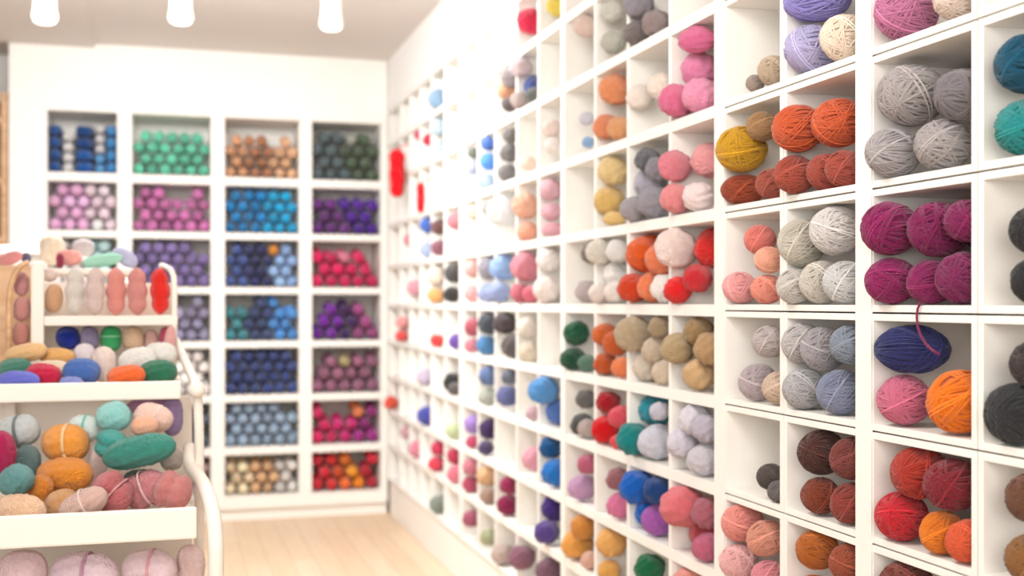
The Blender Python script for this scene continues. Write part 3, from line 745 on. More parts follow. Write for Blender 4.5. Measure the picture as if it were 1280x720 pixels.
CW = [((92, 190, 160), 'mint green'), ((190, 104, 164), 'orchid pink'), ((126, 106, 166), 'lavender'), ((138, 132, 162), 'grey lavender'), ((222, 216, 214), 'off-white'),
      ((70, 80, 96), 'dark slate'), ((150, 128, 122), 'brown grey'), ((206, 152, 112), 'tan'), ((168, 112, 78), 'brown'), ((220, 172, 132), 'pale tan'),
      ((0, 122, 186), 'cerulean blue'), ((0, 158, 208), 'turquoise'), ((62, 84, 150), 'medium blue'), ((38, 44, 96), 'navy blue'), ((142, 178, 228), 'pale blue'),
      ((50, 130, 142), 'teal'), ((50, 66, 112), 'navy blue'), ((66, 136, 206), 'bright blue'), ((44, 62, 122), 'dark blue'), ((140, 162, 186), 'grey blue'),
      ((228, 204, 170), 'cream'), ((206, 164, 122), 'caramel'), ((216, 212, 208), 'off-white'), ((74, 90, 94), 'slate grey'), ((74, 92, 70), 'dark green'),
      ((92, 36, 112), 'plum purple'), ((76, 20, 146), 'purple'), ((206, 14, 88), 'crimson pink'), ((104, 14, 146), 'violet'), ((58, 12, 88), 'dark purple'),
      ((150, 64, 124), 'mauve'), ((146, 88, 118), 'dusty mauve'), ((198, 18, 90), 'raspberry'), ((186, 18, 104), 'magenta'), ((146, 24, 120), 'purple pink'),
      ((190, 8, 38), 'red'), ((196, 28, 30), 'bright red'), ((190, 10, 44), 'deep red'), ((236, 178, 220), 'pink'), ((246, 222, 236), 'pale pink'),
      ((214, 206, 206), 'pale grey'), ((186, 220, 222), 'pale mint'), ((206, 130, 40), 'orange'), ((226, 130, 158), 'light pink'), ((196, 182, 92), 'olive yellow'),
      ((236, 152, 10), 'yellow'), ((230, 130, 14), 'amber'), ((222, 96, 30), 'orange red'), ((226, 110, 24), 'orange'), ((214, 74, 20), 'flame orange'),
      ((206, 120, 60), 'copper'), ((212, 120, 70), 'copper'), ((176, 160, 120), 'khaki'), ((150, 156, 146), 'light grey')]
def cw(c): return min(CW, key=lambda k: sum((a - b) ** 2 for a, b in zip(k[0], c)))[1]
COLW = ['leftmost', 'second', 'third', 'fourth']
ROWW = ['top', 'second', 'third', 'fourth', 'fifth', 'sixth', 'bottom']
cand = []
for (ci, ri), (nm, _, cols) in sorted(BACK.items()):
    xa, xb = BXI[ci]; za, zb = BZ[ri]
    W, Hh = xb - xa, zb - za
    r0 = 0.0435
    rnd = random.Random(ci * 31 + ri * 7 + 3)
    ncol = int(W / (2 * r0))
    step = W / ncol
    rr = step / 2
    top = za + Hh * FILLTOP.get((ci, ri), .97)
    placed = []
    layer = 0
    z = za + rr
    while z + rr * .6 < top and z + rr < zb - .001:
        n = ncol if layer % 2 == 0 else ncol - 1
        off = xa + rr if layer % 2 == 0 else xa + 2 * rr
        for i in range(n):
            if z + 2.4 * rr - (.12 * Hh if (ci, ri) in ((1, 0), (2, 1)) and i > ncol * .6 else 0) > top and rnd.random() < (.18 if layer else 0): continue
            r = rr * rnd.uniform(.93, .98)
            x = off + i * 2 * rr + rnd.uniform(-.03, .03) * rr
            x = min(max(x, xa + r * .97 + .001), xb - r * .97 - .001)
            y = YB + .02 + r * 1.25 + rnd.uniform(0, .035)
            placed.append([x, y, max(z, za + r * .97), r])
        layer += 1
        z += rr * 1.74
    for q in placed:
        u = (q[0] - xa) / W
        colr = next(c for lim, c in cols if u <= lim + 1e-6)
        q.append(colr)
    for su, sv, sc in SPECIAL.get((ci, ri), []):
        tgt = min(placed, key=lambda q: ((q[0] - xa) / W - su) ** 2 + ((q[2] - za) / Hh - sv) ** 2)
        tgt[4] = sc
    for x, y, z, r, colr in placed:
        p = Vector((x, y, z))
        pp = project(p)
        rp = r * F / depth_of(p)
        hid = pp[0] < 232 and pp[1] > 325 or pp[0] < 262 and pp[1] > 440 or pp[0] < 160 and pp[1] > 318
        if p.z + r * 1.2 < zb - .02 or True:          # the skein behind it
            q = p + Vector((rnd.uniform(-.3, .3) * r, r * 2.75, min(r * rnd.uniform(.3, .7), max(0, zb - .002 - r - p.z))))
            q.x = min(max(q.x, xa + r), xb - r)
            if q.y + r * 1.3 < YB + BD - .012: cand.append([-500, q, r, colr, ci, ri])
        cand.append([rp - (100 if hid else 0) - (0 if x - r > xa else .5), p, r, colr, ci, ri])
cand.sort(key=lambda q: -q[0])
LIMIT = 314
mixed_bm = bmesh.new()
layer_c = mixed_bm.loops.layers.float_color.new('wool')
nb = 0
for k, (rp, p, r, colr, ci, ri) in enumerate(cand):
    rnd = random.Random(40000 + k)
    v = rnd.uniform(.88, 1.1)
    cc = [min(255, max(0, c * v * 1.06 + 6)) for c in colr]
    rot = (rnd.uniform(0, 6.28), rnd.uniform(-.1, .1), -PI / 2 + rnd.uniform(-.12, .12))
    if k < LIMIT:
        o = link('yarn_skein', LOW[k % len(LOW)], None, None, p, cc)
        o.scale = (r * .97,) * 3
        o.rotation_euler = rot
        tag(o, f'small {cw(colr)} yarn skein, end on, in {ROWW[ri]} opening of the {COLW[ci]} back shelf column', 'yarn skein',
            f'{cw(colr)} skeins in the {ROWW[ri]} opening, {COLW[ci]} back shelf column')
    else:
        me = LOW[k % len(LOW)]
        from mathutils import Euler
        mtx = Matrix.Translation(p) @ Euler(rot).to_matrix().to_4x4() @ Matrix.Diagonal((r * .97, r * .97, r * .97, 1))
        vs = [mixed_bm.verts.new(mtx @ w.co) for w in me.vertices]
        lc = (*lin(cc), 1)
        for poly in me.polygons:
            f = mixed_bm.faces.new([vs[i] for i in poly.vertices]); f.smooth = True
            for lp in f.loops: lp[layer_c] = lc
me = finish(mixed_bm, 'packed_yarn', True)
o = link('packed_yarn', me, M['yarn_mixed'])
tag(o, 'remaining small mixed colour yarn skeins packed between the others in the back shelf', 'yarn', None, 'stuff')

# the top left opening: upright piles of blue and white skeins
def pile_mesh(name, w, h, d):
    bm = bmesh.new()
    bmesh.ops.create_uvsphere(bm, u_segments=20, v_segments=14, radius=1)
    for v in bm.verts:
        p = v.co.copy()
        f = lambda t: math.copysign(abs(t) ** .6, t)
        v.co = Vector((f(p.x) * w / 2, f(p.y) * d / 2, f(p.z) * h / 2)) * (1 + .03 * math.sin(9 * p.x + 5 * p.z))
    return finish(bm, name, True)
xa, xb = BXI[0]; za, zb = BZ[0]
PX = [(58, 76, 4, (12, 76, 148), .80), (76, 92, 4, (232, 230, 230), .68), (92, 117, 4, (14, 88, 166), .80), (117, 131, 5, (222, 220, 222), .82), (131, 147, 4, (54, 140, 206), .82)]
pm = pile_mesh('pile_skein', 1, 1, 1); pm.materials.append(M['yarn'])
for k, (p0, p1, n, colr, fill) in enumerate(PX):
    x0, x1 = bx(p0), bx(p1)
    x0 = max(x0, xa + .002); x1 = min(x1, xb - .002)
    h = (zb - za) * fill / n
    for i in range(n):
        cc = colr
        if k == 3 and i < 2: cc = (92, 168, 226)
        if k == 2 and i >= 2: cc = (10, 66, 134)
        o = link('folded_skein', pm, None, None, ((x0 + x1) / 2, YB + .17, za + h * (i + .5)), cc)
        o.scale = ((x1 - x0) * .97, .28, h * .97)
        tag(o, f'{cw(cc) if k not in (1, 3) else "white"} folded skein, {ORD[i]} up in the {ORD[k]} pile, top left back opening', 'yarn skein',
            'piled skeins in the top left back opening')

# ------------------------------------------------------------------ wooden shelf far left
wx1 = bx(10)
ws = empty('wooden_shelf', (wx1 - .5, YB + .1, 0))
tag(ws, 'brown wooden shelf past the left end of the white back shelf', 'shelf')
def WP(name, lo, hi, m):
    o0 = Vector((wx1 - .5, YB + .1, 0))
    return box(name, Vector(lo) - o0, Vector(hi) - o0, m, ws, .003)
WP('upright', (wx1 - .05, YB + .05, 0), (wx1 - .006, YB + .45, 3.0), M['tan_wood'])
WP('upright', (wx1 - .75, YB + .05, 0), (wx1 - .70, YB + .45, 3.0), M['tan_wood'])
for py in (150, 226, 300, 380, 460):
    z = on_y(5, py, YB + .05).z
    WP('shelf_board', (wx1 - .70, YB + .05, z - .02), (wx1 - .05, YB + .44, z + .02), M['tan_wood'])
WP('back_panel', (wx1 - .75, YB + .45, 0), (wx1 - .006, YB + .47, 3.0), M['brown_wood'])

# ------------------------------------------------------------------ display stand, left
Y2, Y3, Y4 = 3.25, 3.72, 4.12
def zat(py, Y, px=130): return on_y(px, py, Y).z
XR = -1.478                      # right end of the tiers
XLs = -2.45
st = empty('display_stand', (XR, Y2, 0))
tag(st, 'white stepped wooden yarn display stand with front rails and curved side rails', 'display stand')
def SP(name, lo, hi, m=None, bev=.006):
    o0 = Vector((XR, Y2, 0))
    return box(name, Vector(lo) - o0, Vector(hi) - o0, m or M['cream'], st, bev)
z2t, z2b = zat(640, Y2), zat(680, Y2)
z3t, z3b = zat(478, Y3), zat(501, Y3)
r2x = on_y(246, 640, Y2).x
r3x = on_y(226, 480, Y3).x
SP('front_rail', (XLs, Y2, z2b), (r2x, Y2 + .022, z2t))
SP('tray', (XLs, Y2 + .022, z2b + .012), (r2x, Y3 + .30, z2b + .03))
SP('front_rail', (XLs, Y3, z3b), (r3x, Y3 + .022, z3t))
SP('tray', (XLs, Y3 + .022, z3b + .01), (r3x, Y4 + .38, z3b + .026))
zl = z2b - .26
SP('tray', (XLs, Y2 - .06, zl - .02), (r2x, Y3 + .30, zl))
SP('front_rail', (XLs, Y2 - .085, zl - .05), (r2x, Y2 - .062, zl + .035))
SP('back_panel', (XLs, Y3 + .30, 0.0), (r2x, Y3 + .318, z3b - .012), M['cream'])
SP('post', (on_y(10, 600, Y2 + .3).x - .06, Y3 + .24, z2b + .03), (on_y(10, 600, Y2 + .3).x - .03, Y3 + .28, z3b + .01))
# curved side rails: down from the back, round the corner into the front post
def side_rail(pts, rad, name='side_rail'):
    P = [Vector(p) for p in pts]
    # smooth (Catmull-Rom)
    out = []
    for i in range(len(P) - 1):
        p0 = P[max(i - 1, 0)]; p1 = P[i]; p2 = P[i + 1]; p3 = P[min(i + 2, len(P) - 1)]
        for k in range(6):
            t = k / 6
            out.append(.5 * ((2 * p1) + (p2 - p0) * t + (2 * p0 - 5 * p1 + 4 * p2 - p3) * t * t + (3 * p1 - p0 - 3 * p2 + p3) * t ** 3))
    out.append(P[-1])
    o0 = Vector((XR, Y2, 0))
    return link(name, tube_mesh(name, [p - o0 for p in out], [rad] * len(out), 14), M['cream'], st)
side_rail([on_y(236, 560, 3.95), on_y(238, 582, 3.75), on_y(252, 602, 3.5), on_y(264, 632, 3.28), on_y(269, 668, 3.22), on_y(270, 720, 3.2), Vector((on_y(270, 720, 3.2).x, 3.2, .35)), Vector((on_y(270, 720, 3.2).x, 3.2, 0.0))], .021)
side_rail([on_y(219, 425, 4.35), on_y(226, 440, 4.15), on_y(236, 462, 3.9), on_y(245, 484, 3.74), on_y(248, 520, 3.72), on_y(249, 580, 3.72), Vector((on_y(249, 580, 3.72).x, 3.72, .5)), Vector((on_y(249, 580, 3.72).x, 3.72, 0))], .015)
kp = on_y(246, 487, 3.70)
bm = bmesh.new(); bmesh.ops.create_uvsphere(bm, u_segments=18, v_segments=12, radius=.026)
link('knob', finish(bm, 'knob', True), M['cream'], st, kp - Vector((XR, Y2, 0)))
# crate on the top tier
cr = empty('display_crate', on_y(130, 440, Y4))
tag(cr, 'white open crate with rounded frame on the top tier holding upright pink and red hanks', 'crate')
c0 = cr.location.copy()
def CP(name, lo, hi, m=None, bev=.004):
    return box(name, Vector(lo) - c0, Vector(hi) - c0, m or M['cream'], cr, bev)
xl, xm, xr = on_y(38, 400, Y4).x, on_y(55, 400, Y4).x, on_y(222, 400, Y4).x
zt_, zb_, zm1, zm0 = zat(330, Y4), zat(440, Y4), zat(395, Y4), zat(407, Y4)
zbase = z3b + .027
CP('post', (xl, Y4, zbase), (xm, Y4 + .03, zat(328, Y4)), None, .012)
CP('middle_shelf', (xm, Y4, zm0), (xr, Y4 + .24, zm1))
CP('bottom_shelf', (xl, Y4 + .002, zbase), (xr, Y4 + .24, zbase + .015))
CP('back_panel', (xl, Y4 + .24, zbase), (xr, Y4 + .252, zat(352, Y4)))
# rounded right end of the frame
def arch(name, pts, rad, par, org, m):
    return link(name, tube_mesh(name, [Vector(p) - org for p in pts], [rad] * len(pts), 12), m, par)
arch('end_frame', [on_y(218, 436, Y4 + .01), on_y(218, 400, Y4 + .01), on_y(218, 360, Y4 + .01), on_y(217, 345, Y4 + .02), on_y(213, 337, Y4 + .04), on_y(206, 333, Y4 + .1), on_y(202, 332, Y4 + .22)], .010, cr, c0, M['cream'])
CP('side_panel', (xl, Y4 + .03, zbase + .015), (xl + .012, Y4 + .24, zat(340, Y4)))
# arched bin at the far left of the top tier
ab = empty('arched_bin', on_y(22, 445, Y4 - .05))
tag(ab, 'tan wooden bin with an arched front full of dusty pink hanks', 'bin')
a0 = ab.location.copy()
apts = [on_y(px, py, Y4 - .04) for px, py in [(11, 452), (11, 410), (11, 380), (13, 360), (18, 343), (26, 332), (36, 328)]]
arch('arched_frame', apts, .009, ab, a0, M['tan_wood'])
box('bin_floor', Vector((xl - .25, Y4 - .03, zbase)) - a0, Vector((xl - .004, Y4 + .24, zbase + .015)) - a0, M['tan_wood'], ab)
box('back_panel', Vector((xl - .25, Y4 + .24, zbase)) - a0, Vector((xl - .004, Y4 + .252, zat(330, Y4))) - a0, M['tan_wood'], ab)

# ------------------------------------------------------------------ hanks on the stand
def hank_mesh(name, seed, lobes=1, stretch=1.35, amp=.08, twist=.3):
    """A chunky hank of unit radius along local x: plies twist round it, lobes swell."""
    rnd = random.Random(seed)
    n = 26
    pts, rad = [], []
    for i in range(n):
        f = i / (n - 1) * 2 - 1
        x = f * stretch
        r = (1 - abs(f) ** 2.6) ** .5
        if lobes > 1: r *= 0.82 + .18 * abs(math.sin((f + 1) / 2 * PI * lobes)) 
        pts.append((x, .04 * math.sin(f * 3 + seed), .04 * math.cos(f * 2.2 + seed)))
        rad.append(max(.06, r))
    me = tube_mesh(name, pts, rad, 48, 9, twist, amp, True, seed, .1)
    q = max(math.hypot(v.co.y, v.co.z) for v in me.vertices); w = max(abs(v.co.x) for v in me.vertices)
    for v in me.vertices: v.co = Vector((v.co.x * stretch / w, v.co.y / q, v.co.z / q))
    return me
HK = [hank_mesh('plain_hank', 1, 1, 1.0), hank_mesh('long_hank', 2, 1, 1.5), hank_mesh('lobed_hank', 3, 3, 2.2, .07, .25), hank_mesh('two_lobe_hank', 4, 2, 1.6, .09, .2), hank_mesh('round_hank', 5, 1, 1.05, .06, .12)]
for me in HK: me.materials.append(M['yarn'])
def hank_band(seed):
    pts = [(0.02 * math.sin(seed), 1.0 * math.cos(a), 1.0 * math.sin(a)) for a in [i * 2 * PI / 28 for i in range(29)]]
    return tube_mesh('paper_band', pts, [.05] * len(pts), 8)
BAND = hank_band(1); BAND.materials.append(M['yarn'])
# px, py, rx, ry, tilt (deg in the picture), Y, colour, look, mesh kind, band colour
HANKS = [
 # lowest tray
 (28, 716, 30, 30, 0, 3.36, (236, 204, 210), 'round pale pink yarn hank, first from the left in the lowest tray', 4, None),
 (108, 716, 44, 28, 0, 3.36, (242, 216, 228), 'long pale lilac pink hank, second from the left in the lowest tray', 1, (200, 150, 175)),
 (186, 711, 36, 27, 0, 3.36, (246, 218, 226), 'blush pink long hank, third from the left in the lowest tray', 1, (236, 170, 180)),
 (238, 706, 20, 26, 90, 3.38, (238, 208, 204), 'pale blush upright hank at the right end of the lowest tray', 0, None),
 # second tray, front
 (24, 640, 34, 24, 0, 3.34, (228, 188, 156), 'sandy beige hank lying at the left front of the middle tray', 1, None),
 (78, 636, 22, 22, 20, 3.43, (206, 152, 98), 'caramel hank tucked beneath the orange hank in the middle tray', 4, None),
 (104, 630, 34, 20, 25, 3.335, (214, 178, 166), 'beige rose speckled hank in front of the orange hank', 1, (238, 210, 200)),
 (140, 616, 28, 27, -40, 3.41, (190, 104, 108), 'deep dusty rose hank, leftmost of the three rose hanks', 3, (220, 160, 160)),
 (180, 604, 31, 26, 25, 3.46, (206, 132, 136), 'dusty rose hank with pale band, middle of the three rose hanks', 3, (240, 196, 196)),
 (222, 614, 25, 26, -20, 3.43, (204, 126, 124), 'dusty rose hank at the right front corner of the middle tray', 3, None),
 # second tray, behind
 (80, 558, 30, 27, 5, 3.58, (242, 160, 66), 'bright orange plump hank on top of the orange pair', 4, (252, 208, 150)),
 (80, 592, 37, 24, 4, 3.52, (228, 142, 46), 'orange hank beneath the bright orange one, lower of the pair', 4, None),
 (50, 610, 20, 18, 60, 3.50, (208, 126, 40), 'dark orange hank peeking out left below the orange pair', 0, None),
 (2, 566, 20, 29, 90, 3.50, (170, 14, 78), 'deep magenta hank at the left picture edge of the middle tray', 0, None),
 (22, 541, 28, 24, 10, 3.66, (200, 206, 206), 'speckled grey white hank at the back left of the middle tray', 0, (120, 126, 126)),
 (22, 602, 22, 22, 40, 3.44, (96, 148, 148), 'dusty teal hank below the magenta hank', 0, None),
 (37, 576, 17, 22, 90, 3.62, (92, 118, 118), 'dark grey teal hank between the magenta and orange hanks', 0, None),
 (105, 536, 21, 19, 0, 3.72, (222, 238, 234), 'white and mint round hank behind the orange hank', 4, (120, 210, 200)),
 (122, 580, 14, 32, 80, 3.68, (240, 214, 208), 'pale pink hank standing between the orange and teal hanks', 1, None),
 (142, 522, 22, 21, 20, 3.66, (152, 216, 212), 'light aqua hank at the top of the teal heap', 4, None),
 (140, 556, 20, 23, 70, 3.60, (66, 164, 156), 'turquoise hank at the left of the teal heap', 3, None),
 (176, 572, 48, 22, 14, 3.52, (58, 140, 126), 'long teal hank lying across the middle tray', 1, None),
 (192, 522, 25, 19, -20, 3.66, (250, 212, 198), 'pale peach hank resting above the long teal hank', 4, (250, 224, 214)),
 (181, 533, 17, 14, 0, 3.55, (246, 186, 156), 'small peach hank in front of the pale peach one', 4, None),
 (190, 498, 34, 12, 5, 3.84, (208, 152, 192), 'orchid pink hank under the upper rail behind the peach hanks', 1, None),
 (216, 520, 15, 26, 90, 3.80, (150, 126, 168), 'dusty purple hank standing right of the peach hanks', 1, None),
 (226, 572, 15, 17, 0, 3.66, (174, 164, 154), 'greige hank at the right end behind the rose hanks', 0, None),
 (176, 600, 24, 16, 0, 3.60, (78, 106, 96), 'dark sage hank beneath the long teal hank', 0, None),
 # third tray, front row
 (24, 475, 27, 13, 0, 3.80, (112, 118, 218), 'periwinkle blue hank at the left front of the upper tray', 1, None),
 (20, 460, 22, 14, 0, 3.92, (70, 134, 114), 'sea green hank behind the periwinkle one', 1, None),
 (57, 469, 23, 17, -12, 3.82, (210, 22, 70), 'crimson yarn hank behind the upper rail', 1, None),
 (99, 466, 24, 19, -5, 3.82, (72, 112, 186), 'cornflower blue hank behind the upper rail', 4, None),
 (90, 482, 16, 10, 0, 3.775, (142, 152, 218), 'small pale periwinkle hank in front of the cornflower blue one', 1, None),
 (158, 472, 25, 16, 5, 3.80, (248, 110, 46), 'vivid orange hank behind the upper rail', 1, None),
 (200, 466, 25, 18, 0, 3.84, (40, 118, 88), 'forest green hank at the right of the upper tray', 1, None),
 (131, 456, 17, 24, 90, 3.94, (242, 222, 212), 'pale blush hank between the blue and orange hanks', 1, None),
 (172, 450, 24, 17, 10, 3.96, (240, 238, 232), 'soft white hank behind the vivid orange hank', 1, None),
 (204, 443, 22, 17, 0, 4.00, (244, 242, 236), 'soft white hank behind the forest green hank', 1, None),
 (34, 443, 28, 13, 8, 3.98, (246, 200, 142), 'golden cream hank at the left of the upper tray', 1, None),
 (72, 445, 23, 12, 0, 3.98, (238, 182, 112), 'honey coloured hank in front of the crate', 1, None),
 (104, 443, 14, 15, 0, 4.00, (240, 228, 234), 'round off-white hank in front of the blue ball', 4, None),
 (64, 460, 24, 12, 0, 3.92, (246, 228, 196), 'cream hank behind the crimson one', 1, None),
 # crate, lower row
 (86, 422, 15, 16, 0, 4.21, (10, 42, 158), 'royal blue ball in the lower row of the crate', 4, None),
 (112, 422, 12, 16, 90, 4.21, (144, 134, 168), 'grey purple ball right of the royal blue one', 4, None),
 (138, 422, 14, 17, 90, 4.21, (62, 184, 112), 'emerald green ball in the lower row of the crate', 4, (150, 230, 180)),
 (166, 423, 14, 16, 90, 4.21, (228, 194, 160), 'beige ball right of the emerald one', 4, None),
 (190, 425, 10, 14, 90, 4.21, (236, 192, 182), 'pale pink ball in the lower row of the crate', 4, None),
 (207, 421, 10, 13, 90, 4.21, (204, 80, 112), 'raspberry pink ball at the right end of the crate', 4, None),
 (229, 432, 8, 26, 84, 4.02, (238, 176, 172), 'pink hank hanging down beside the crate end', 1, None),
 (236, 463, 7, 9, 0, 3.95, (232, 170, 170), 'little pink ball on the side rail', 4, None),
 # crate, upper row: upright hanks
 (95, 364, 13.6, 31, 90, 4.21, (228, 220, 212), 'upright off-white three-lobed hank, first in the crate', 2, None),
 (119, 365, 13.6, 31, 90, 4.21, (230, 206, 200), 'upright pale blush hank, second in the crate', 2, None),
 (145, 365, 13.6, 31, 90, 4.21, (236, 152, 142), 'upright salmon pink hank, third in the crate', 2, None),
 (172, 365, 13.6, 31, 90, 4.21, (224, 148, 142), 'upright dusty pink hank, fourth in the crate', 2, None),
 (199, 364, 13.6, 30, 90, 4.21, (238, 36, 22), 'upright bright red hank at the right end of the crate', 2, None),
 (67, 373, 12, 19, 90, 4.21, (216, 168, 130), 'upright tan hank next to the crate post', 1, None),
 (62, 344, 10, 9, 0, 4.21, (238, 214, 206), 'small pale pink ball on top of the tan hank', 4, None),
 # behind the crate
 (86, 322, 17, 11, 0, 4.50, (250, 176, 166), 'coral hank on the heap behind the crate', 1, None),
 (128, 326, 26, 9, 8, 4.50, (172, 232, 208), 'mint hank on the heap behind the crate', 1, None),
 (156, 322, 18, 11, -30, 4.52, (196, 196, 228), 'pale lilac hank on the heap behind the crate', 1, None),
 (104, 309, 14, 12, 0, 4.60, (216, 206, 208), 'pale grey hank on top of the heap behind the crate', 4, None),
 (66, 312, 17, 20, 90, 4.70, (242, 224, 200), 'cream cone-like hank standing behind the crate', 1, None),
 (75, 340, 5, 10, 90, 4.45, (150, 40, 74), 'maroon hank glimpsed behind the crate', 1, None),
 (12, 336, 18, 9, 20, 4.5, (232, 152, 150), 'rosy pink hank lying beyond the arched bin', 1, None),
 (32, 322, 6, 7, 0, 4.5, (98, 94, 124), 'small dusky blue ball beyond the arched bin', 4, None),
 # arched bin
 (27, 356, 10, 16, 90, 4.16, (206, 146, 146), 'dusty pink hank, uppermost in the arched bin', 1, None),
 (27, 386, 11, 16, 90, 4.16, (214, 148, 142), 'dusty pink hank, middle one in the arched bin', 1, None),
 (26, 416, 11, 16, 90, 4.16, (208, 140, 128), 'dusty pink hank, lowest in the arched bin', 1, None),
]
STRETCH = [1.0, 1.5, 2.2, 1.6, 1.05]
cam_rot = Matrix.Rotation(-PHI, 3, 'Z')
TRAY1, TRAY2, TRAY3 = zl + .001, z2b + .031, z3b + .027
def zone(k, Y):
    """(front, rear, lowest, highest) limits of the place a hank lies in."""
    if k < 4: return (Y2 - .058, Y3 + .29, TRAY1, z2b + .008)
    if k < 28: return (Y2 + .024, Y3 + .29, TRAY2, z3b + .006 if Y > 3.70 else 9)
    if k < 42: return (Y3 + .024, Y4 - .006, TRAY3, 9)
    if k < 48: return (Y4 + .002, Y4 + .236, zbase + .016, zm0 - .001)
    if k < 50: return (Y3 + .024, Y4 - .006, TRAY3, 9)
    if k < 57: return (Y4 + .002, Y4 + .236, zm1 + .001, 9)
    if k < 65: return (4.385, 4.85, hz + .001, 9)
    return (Y4 - .02, Y4 + .236, zbase + .017, 9)
hz = on_y(110, 337, 4.5).z
HS = []
for k, (px, py, rx, ry, tilt, Y, colr, lab, kind, band) in enumerate(HANKS):
    p = on_y(px, py, Y)
    zd = depth_of(p)
    up = tilt in (90, 80, 84)
    a_, b_ = (ry, rx) if up else (rx, ry)
    L = a_ * zd / F * .97; R = b_ * zd / F * .98
    rot = cam_rot @ Matrix.Rotation(-math.radians(tilt), 3, 'Y')
    ax = rot @ Vector((1, 0, 0))
    n = max(1, round(L / R * 1.6))
    offs = [ax * ((i + .5) / n * 2 - 1) * max(0, L - R) for i in range(n)] if n > 1 else [Vector((0, 0, 0))]
    if n > 1: offs = [ax * (i / (n - 1) * 2 - 1) * (L - R) for i in range(n)]
    xmax = on_y(243, 612, 3.42).x if 4 <= k < 10 else on_y(232, 600, 3.5).x if 10 <= k < 28 else on_y(222, 450, 3.95).x if 28 <= k < 42 or k in (48, 49) else 9
    HS.append([p.copy(), p.copy(), L, R, rot, offs, zone(k, Y), xmax])
for it in range(260):
    for i in range(len(HS)):
        for j in range(i + 1, len(HS)):
            A, Bh = HS[i], HS[j]
            if (A[0] - Bh[0]).length > A[2] + Bh[2] + A[3] + Bh[3]: continue
            for u in A[5]:
                for v in Bh[5]:
                    dv = (A[0] + u) - (Bh[0] + v); Ld = dv.length; need = (A[3] + Bh[3]) * 1.01
                    if Ld < need:
                        if Ld < 1e-5: dv, Ld = Vector((0, 1, 0)), 1
                        push = dv / Ld * (need - Ld) * .28
                        push.y *= 1.5
                        A[0] += push; Bh[0] -= push
    for A in HS:
        p, R, zn = A[0], A[3], A[6]
        if it < 200:
            d = (A[1] - EYE).normalized(); t = (p - EYE).dot(d)
            p += ((EYE + d * t) - p) * .06 + (A[1] - p) * .01
        ez = max(abs(o_.z) for o_ in A[5]) + R; ey = max(abs(o_.y) for o_ in A[5]) + R
        if zn[0] + ey > zn[1] - ey: p.y = (zn[0] + zn[1]) / 2
        else: p.y = min(max(p.y, zn[0] + ey), zn[1] - ey)
        ex = max(abs(o_.x) for o_ in A[5]) + R
        p.x = min(p.x, A[7] - ex)
        if zn[3] < 8: p.z = min(p.z, zn[3] - ez)
        p.z = max(p.z, zn[2] + ez)
for k, (px, py, rx, ry, tilt, Y, colr, lab, kind, band) in enumerate(HANKS):
    p, _, L, R, rot, offs, zn = HS[k][:7]
    o = link('yarn_hank', HK[kind], None, None, p, colr)
    o.scale = (L / STRETCH[kind], R, R)
    rot = rot @ Matrix.Rotation(random.Random(k).uniform(0, 6.28), 3, 'X')
    o.rotation_euler = rot.to_euler()
    tag(o, lab, 'yarn hank', 'yarn hanks on the display stand')
    if band:
        b = link('wrap_band', BAND, None, o, (0.15, 0, 0), band)
        b.scale = (1.6, .93, .93)

# table with more yarn glimpsed behind the stand
tb = empty('side_table', on_y(20, 312, 5.4))
tag(tb, 'white table edge glimpsed behind the arched bin at the left', 'table')
t0 = tb.location.copy()
tl, tr = on_y(-60, 312, 5.4).x, on_y(58, 312, 5.4).x
box('table_top', Vector((tl, 5.4, t0.z - .02)) - t0, Vector((tr, 6.1, t0.z + .02)) - t0, M['white'], tb, .004)
for x in (tl + .03, tr - .06):
    for y in (5.44, 6.04):
        box('leg', Vector((x, y, 0)) - t0, Vector((x + .03, y + .03, t0.z - .02)) - t0, M['white'], tb, .003)
# low table under the heap behind the crate
lt = empty('heap_table', Vector((-1.9, 4.4, 0)))
tag(lt, 'cream table carrying the heap of yarn behind the crate', 'table')
l0 = lt.location.copy()
hz = on_y(110, 337, 4.5).z
lx0, lx1 = on_y(-10, 330, 4.42).x, on_y(176, 330, 4.42).x
box('table_top', Vector((lx0, 4.385, hz - .02)) - l0, Vector((lx1, 4.85, hz)) - l0, M['cream'], lt, .004)
for x in (lx0 + .02, lx1 - .05):
    for y in (4.78,):
        box('leg', Vector((x, y, 0)) - l0, Vector((x + .03, y + .03, hz - .02)) - l0, M['cream'], lt, .003)

# ------------------------------------------------------------------ ceiling track and lamps
YT = 6.3
tk = empty('lighting_track', (-1.6, YT, CEIL))
tag(tk, 'white lighting rail across the ceiling above the spotlights', 'lighting track')
link('rail', (lambda bm: (box_bm(bm, (-.44, -.02, -.035), (1.45, .02, -.001), .004), finish(bm, 'rail'))[1])(bmesh.new()), M['white'], tk)
link('end_cap', (lambda bm: (box_bm(bm, (1.45, -.022, -.037), (1.475, .022, -.001), .004), finish(bm, 'end_cap'))[1])(bmesh.new()), M['cream'], tk)
def lathe(name, prof, n=28):
    bm = bmesh.new(); rings = []
    for r, z in prof:
        rings.append([bm.verts.new((r * math.cos(2 * PI * k / n), r * math.sin(2 * PI * k / n), z)) for k in range(n)])
    for i in range(len(rings) - 1):
        for k in range(n):
            bm.faces.new((rings[i][k], rings[i][(k + 1) % n], rings[i + 1][(k + 1) % n], rings[i + 1][k]))
    bm.faces.new(list(reversed(rings[0]))); bm.faces.new(rings[-1])
    bmesh.ops.recalc_face_normals(bm, faces=bm.faces)
    return finish(bm, name, True)
head_me = lathe('spot_head', [(.03, .17), (.045, .16), (.052, .12), (.055, .02), (.062, -.01), (.064, -.035), (.056, -.037)])
lens_me = lathe('spot_lens', [(.001, -.0385), (.054, -.0385), (.054, -.045), (.04, -.055), (.001, -.06)])
